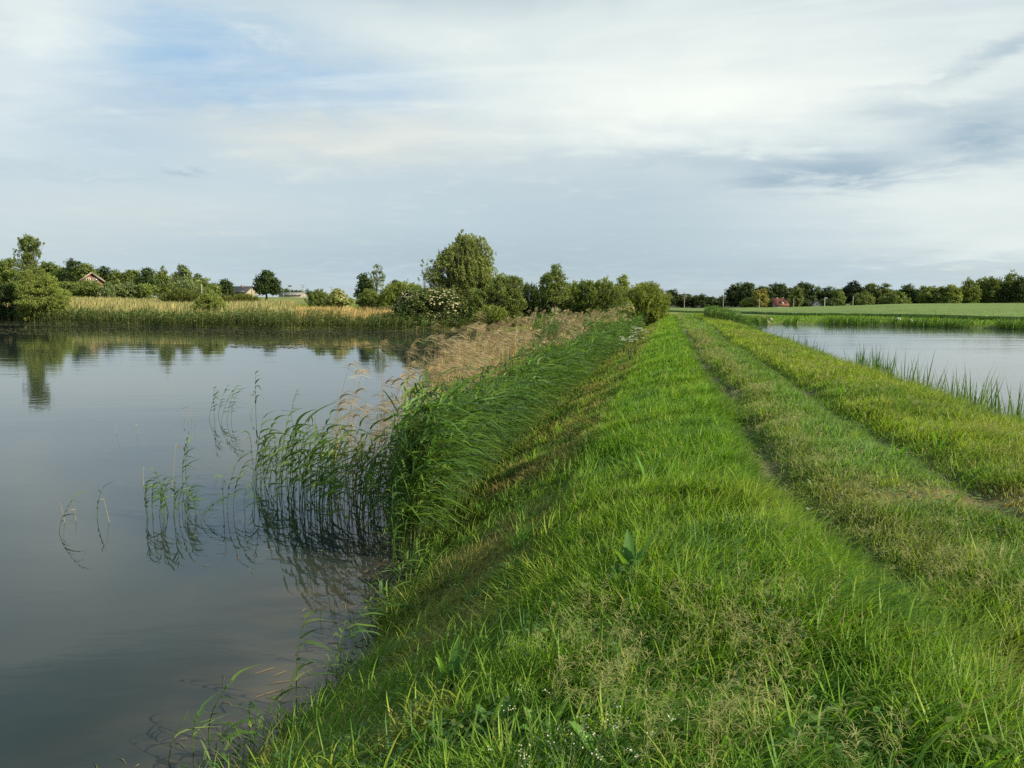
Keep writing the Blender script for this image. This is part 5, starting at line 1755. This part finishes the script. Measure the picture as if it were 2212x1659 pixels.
def blob(u, v, ru, rv, amp=1.0, tilt=0.0):
    d = ray(u, v)
    d = d / np.linalg.norm(d)
    a0, e0 = atan2(d[0], d[1]), math.asin(d[2])
    A, E = ma('SUBTRACT', azw, a0), ma('SUBTRACT', elw, e0)
    if tilt:
        E = ma('MULTIPLY_ADD', A, -tilt, E)
    q = ma('ADD', ma('POWER', ma('ABSOLUTE', ma('MULTIPLY', A, F / ru)), 2.0), ma('POWER', ma('ABSOLUTE', ma('MULTIPLY', E, F / rv)), 2.0))
    return ma('MULTIPLY', ma('EXPONENT', ma('MULTIPLY', q, -1.0)), amp)


def total(lst):
    o = lst[0]
    for q in lst[1:]:
        o = ma('ADD', o, q)
    return o


def mixc(fac, a, b):
    n = nd(nt, 'ShaderNodeMix', data_type='RGBA')
    n.clamp_factor = True
    lk(fac, n.inputs[0])
    for i, q in ((6, a), (7, b)):
        if isinstance(q, (tuple, list, np.ndarray)):
            n.inputs[i].default_value = (*q, 1)
        else:
            lk(q, n.inputs[i])
    return n.outputs[2]


S10 = 8.3
pale = tuple(lin(188, 203, 209) * S10)
blue = tuple(lin(142, 180, 213) * S10)
white = tuple(lin(235, 240, 233) * S10)
grey = tuple(lin(152, 174, 189) * S10)
cream = tuple(lin(214, 216, 208) * S10)
deep = tuple(lin(100, 134, 160) * S10)
B = total([blob(420, 110, 240, 80, 1.0, 0.1), blob(600, 185, 330, 50, 0.75), blob(880, 215, 160, 40, 0.6), blob(330, 30, 160, 60, 0.5), blob(200, 280, 260, 40, 0.25)])
Wm = total([blob(1650, 130, 560, 170, 0.75), blob(2100, 420, 330, 90, 0.6), blob(2180, 540, 220, 40, 0.45), blob(1950, 200, 300, 90, 0.4), blob(110, 60, 120, 90, 0.55), blob(30, 200, 80, 100, 0.4),
            blob(1400, 230, 420, 70, 0.35), blob(880, 60, 300, 50, 0.25)])
Gm = total([blob(1790, 368, 170, 28, 1.0), blob(2160, 280, 115, 48, 0.95), blob(2190, 100, 120, 14, 0.7, 0.3), blob(1350, 430, 420, 75, 0.35), blob(1500, 345, 200, 22, 0.35), blob(350, 366, 45, 9, 0.5),
            blob(1950, 235, 120, 26, 0.5), blob(1000, 560, 800, 70, 0.6), blob(1900, 590, 500, 30, 0.25), blob(100, 370, 200, 12, 0.2)])
Cm = total([blob(800, 310, 330, 60, 0.6), blob(300, 470, 350, 55, 0.35), blob(1000, 250, 250, 40, 0.3), blob(600, 300, 200, 40, 0.3)])
c = mixc(rng(nA, 0.35, 0.68, 0.78, 1.0), sky.outputs[0], pale)
c = mixc(ma('MULTIPLY', B, rng(nB, 0.25, 0.62, 1.0, 0.45)), c, blue)
c = mixc(ma('MULTIPLY', Cm, rng(nB, 0.3, 0.7, 0.6, 1.1)), c, cream)
c = mixc(ma('MULTIPLY', Wm, rng(nA, 0.3, 0.7, 0.65, 1.1)), c, white)
c = mixc(ma('MULTIPLY', Gm, rng(nC, 0.3, 0.7, 0.75, 1.1)), c, grey)
# fine wisps
c = mixc(ma('MULTIPLY', rng(nD, 0.45, 0.72, 0.0, 0.32), rng(ela, 0.10, 0.26, 0.0, 1.0)), c, white)
c = mixc(ma('MULTIPLY', rng(nE, 0.5, 0.75, 0.0, 0.25), rng(ela, 0.08, 0.25, 0.1, 1.0)), c, grey)
c = mixc(ma('MULTIPLY', rng(nC, 0.52, 0.78, 0.0, 0.3), rng(ela, 0.05, 0.3, 0.3, 1.0)), c, white)
# higher up the veil thins out into deeper blue with broken cloud
hi = rng(ela, 0.30, 0.50, 0.0, 1.0)
c = mixc(ma('MULTIPLY', hi, rng(nF, 0.40, 0.60, 1.0, 0.0)), c, deep)
c = mixc(ma('MULTIPLY', hi, rng(nF, 0.50, 0.66, 0.0, 0.9)), c, white)
lk(c, bg.inputs['Color'])
lk(bg.outputs[0], out.inputs[0])

sl = bpy.data.lights.new('sun', 'SUN')
sl.energy = 5.0
sl.angle = radians(0.6)
sl.color = (1.0, 0.87, 0.63)
so = bpy.data.objects.new('sun', sl)
COL.objects.link(so)
from mathutils import Vector
dirv = Vector((sin(SUN_AZ) * cos(SUN_EL), cos(SUN_AZ) * cos(SUN_EL), sin(SUN_EL)))
so.rotation_euler = (-dirv).to_track_quat('-Z', 'Y').to_euler()
so.location = (60, 20, 60)

cd = bpy.data.cameras.new('camera')
cd.sensor_width = 36
cd.lens = 36 * F / 2212
cd.clip_start = 0.05
cd.clip_end = 20000
co = bpy.data.objects.new('camera', cd)
COL.objects.link(co)
co.location = EYE
co.rotation_euler = (pi / 2 - PITCH, 0, 0)
scene.camera = co

scene.view_settings.view_transform = 'Standard'
scene.view_settings.look = 'None'
scene.view_settings.exposure = 0.5
scene.view_settings.gamma = 1.0
scene.cycles.max_bounces = 6
scene.cycles.transparent_max_bounces = 4
scene.cycles.caustics_reflective = False
scene.cycles.caustics_refractive = False
scene.cycles.use_denoising = False
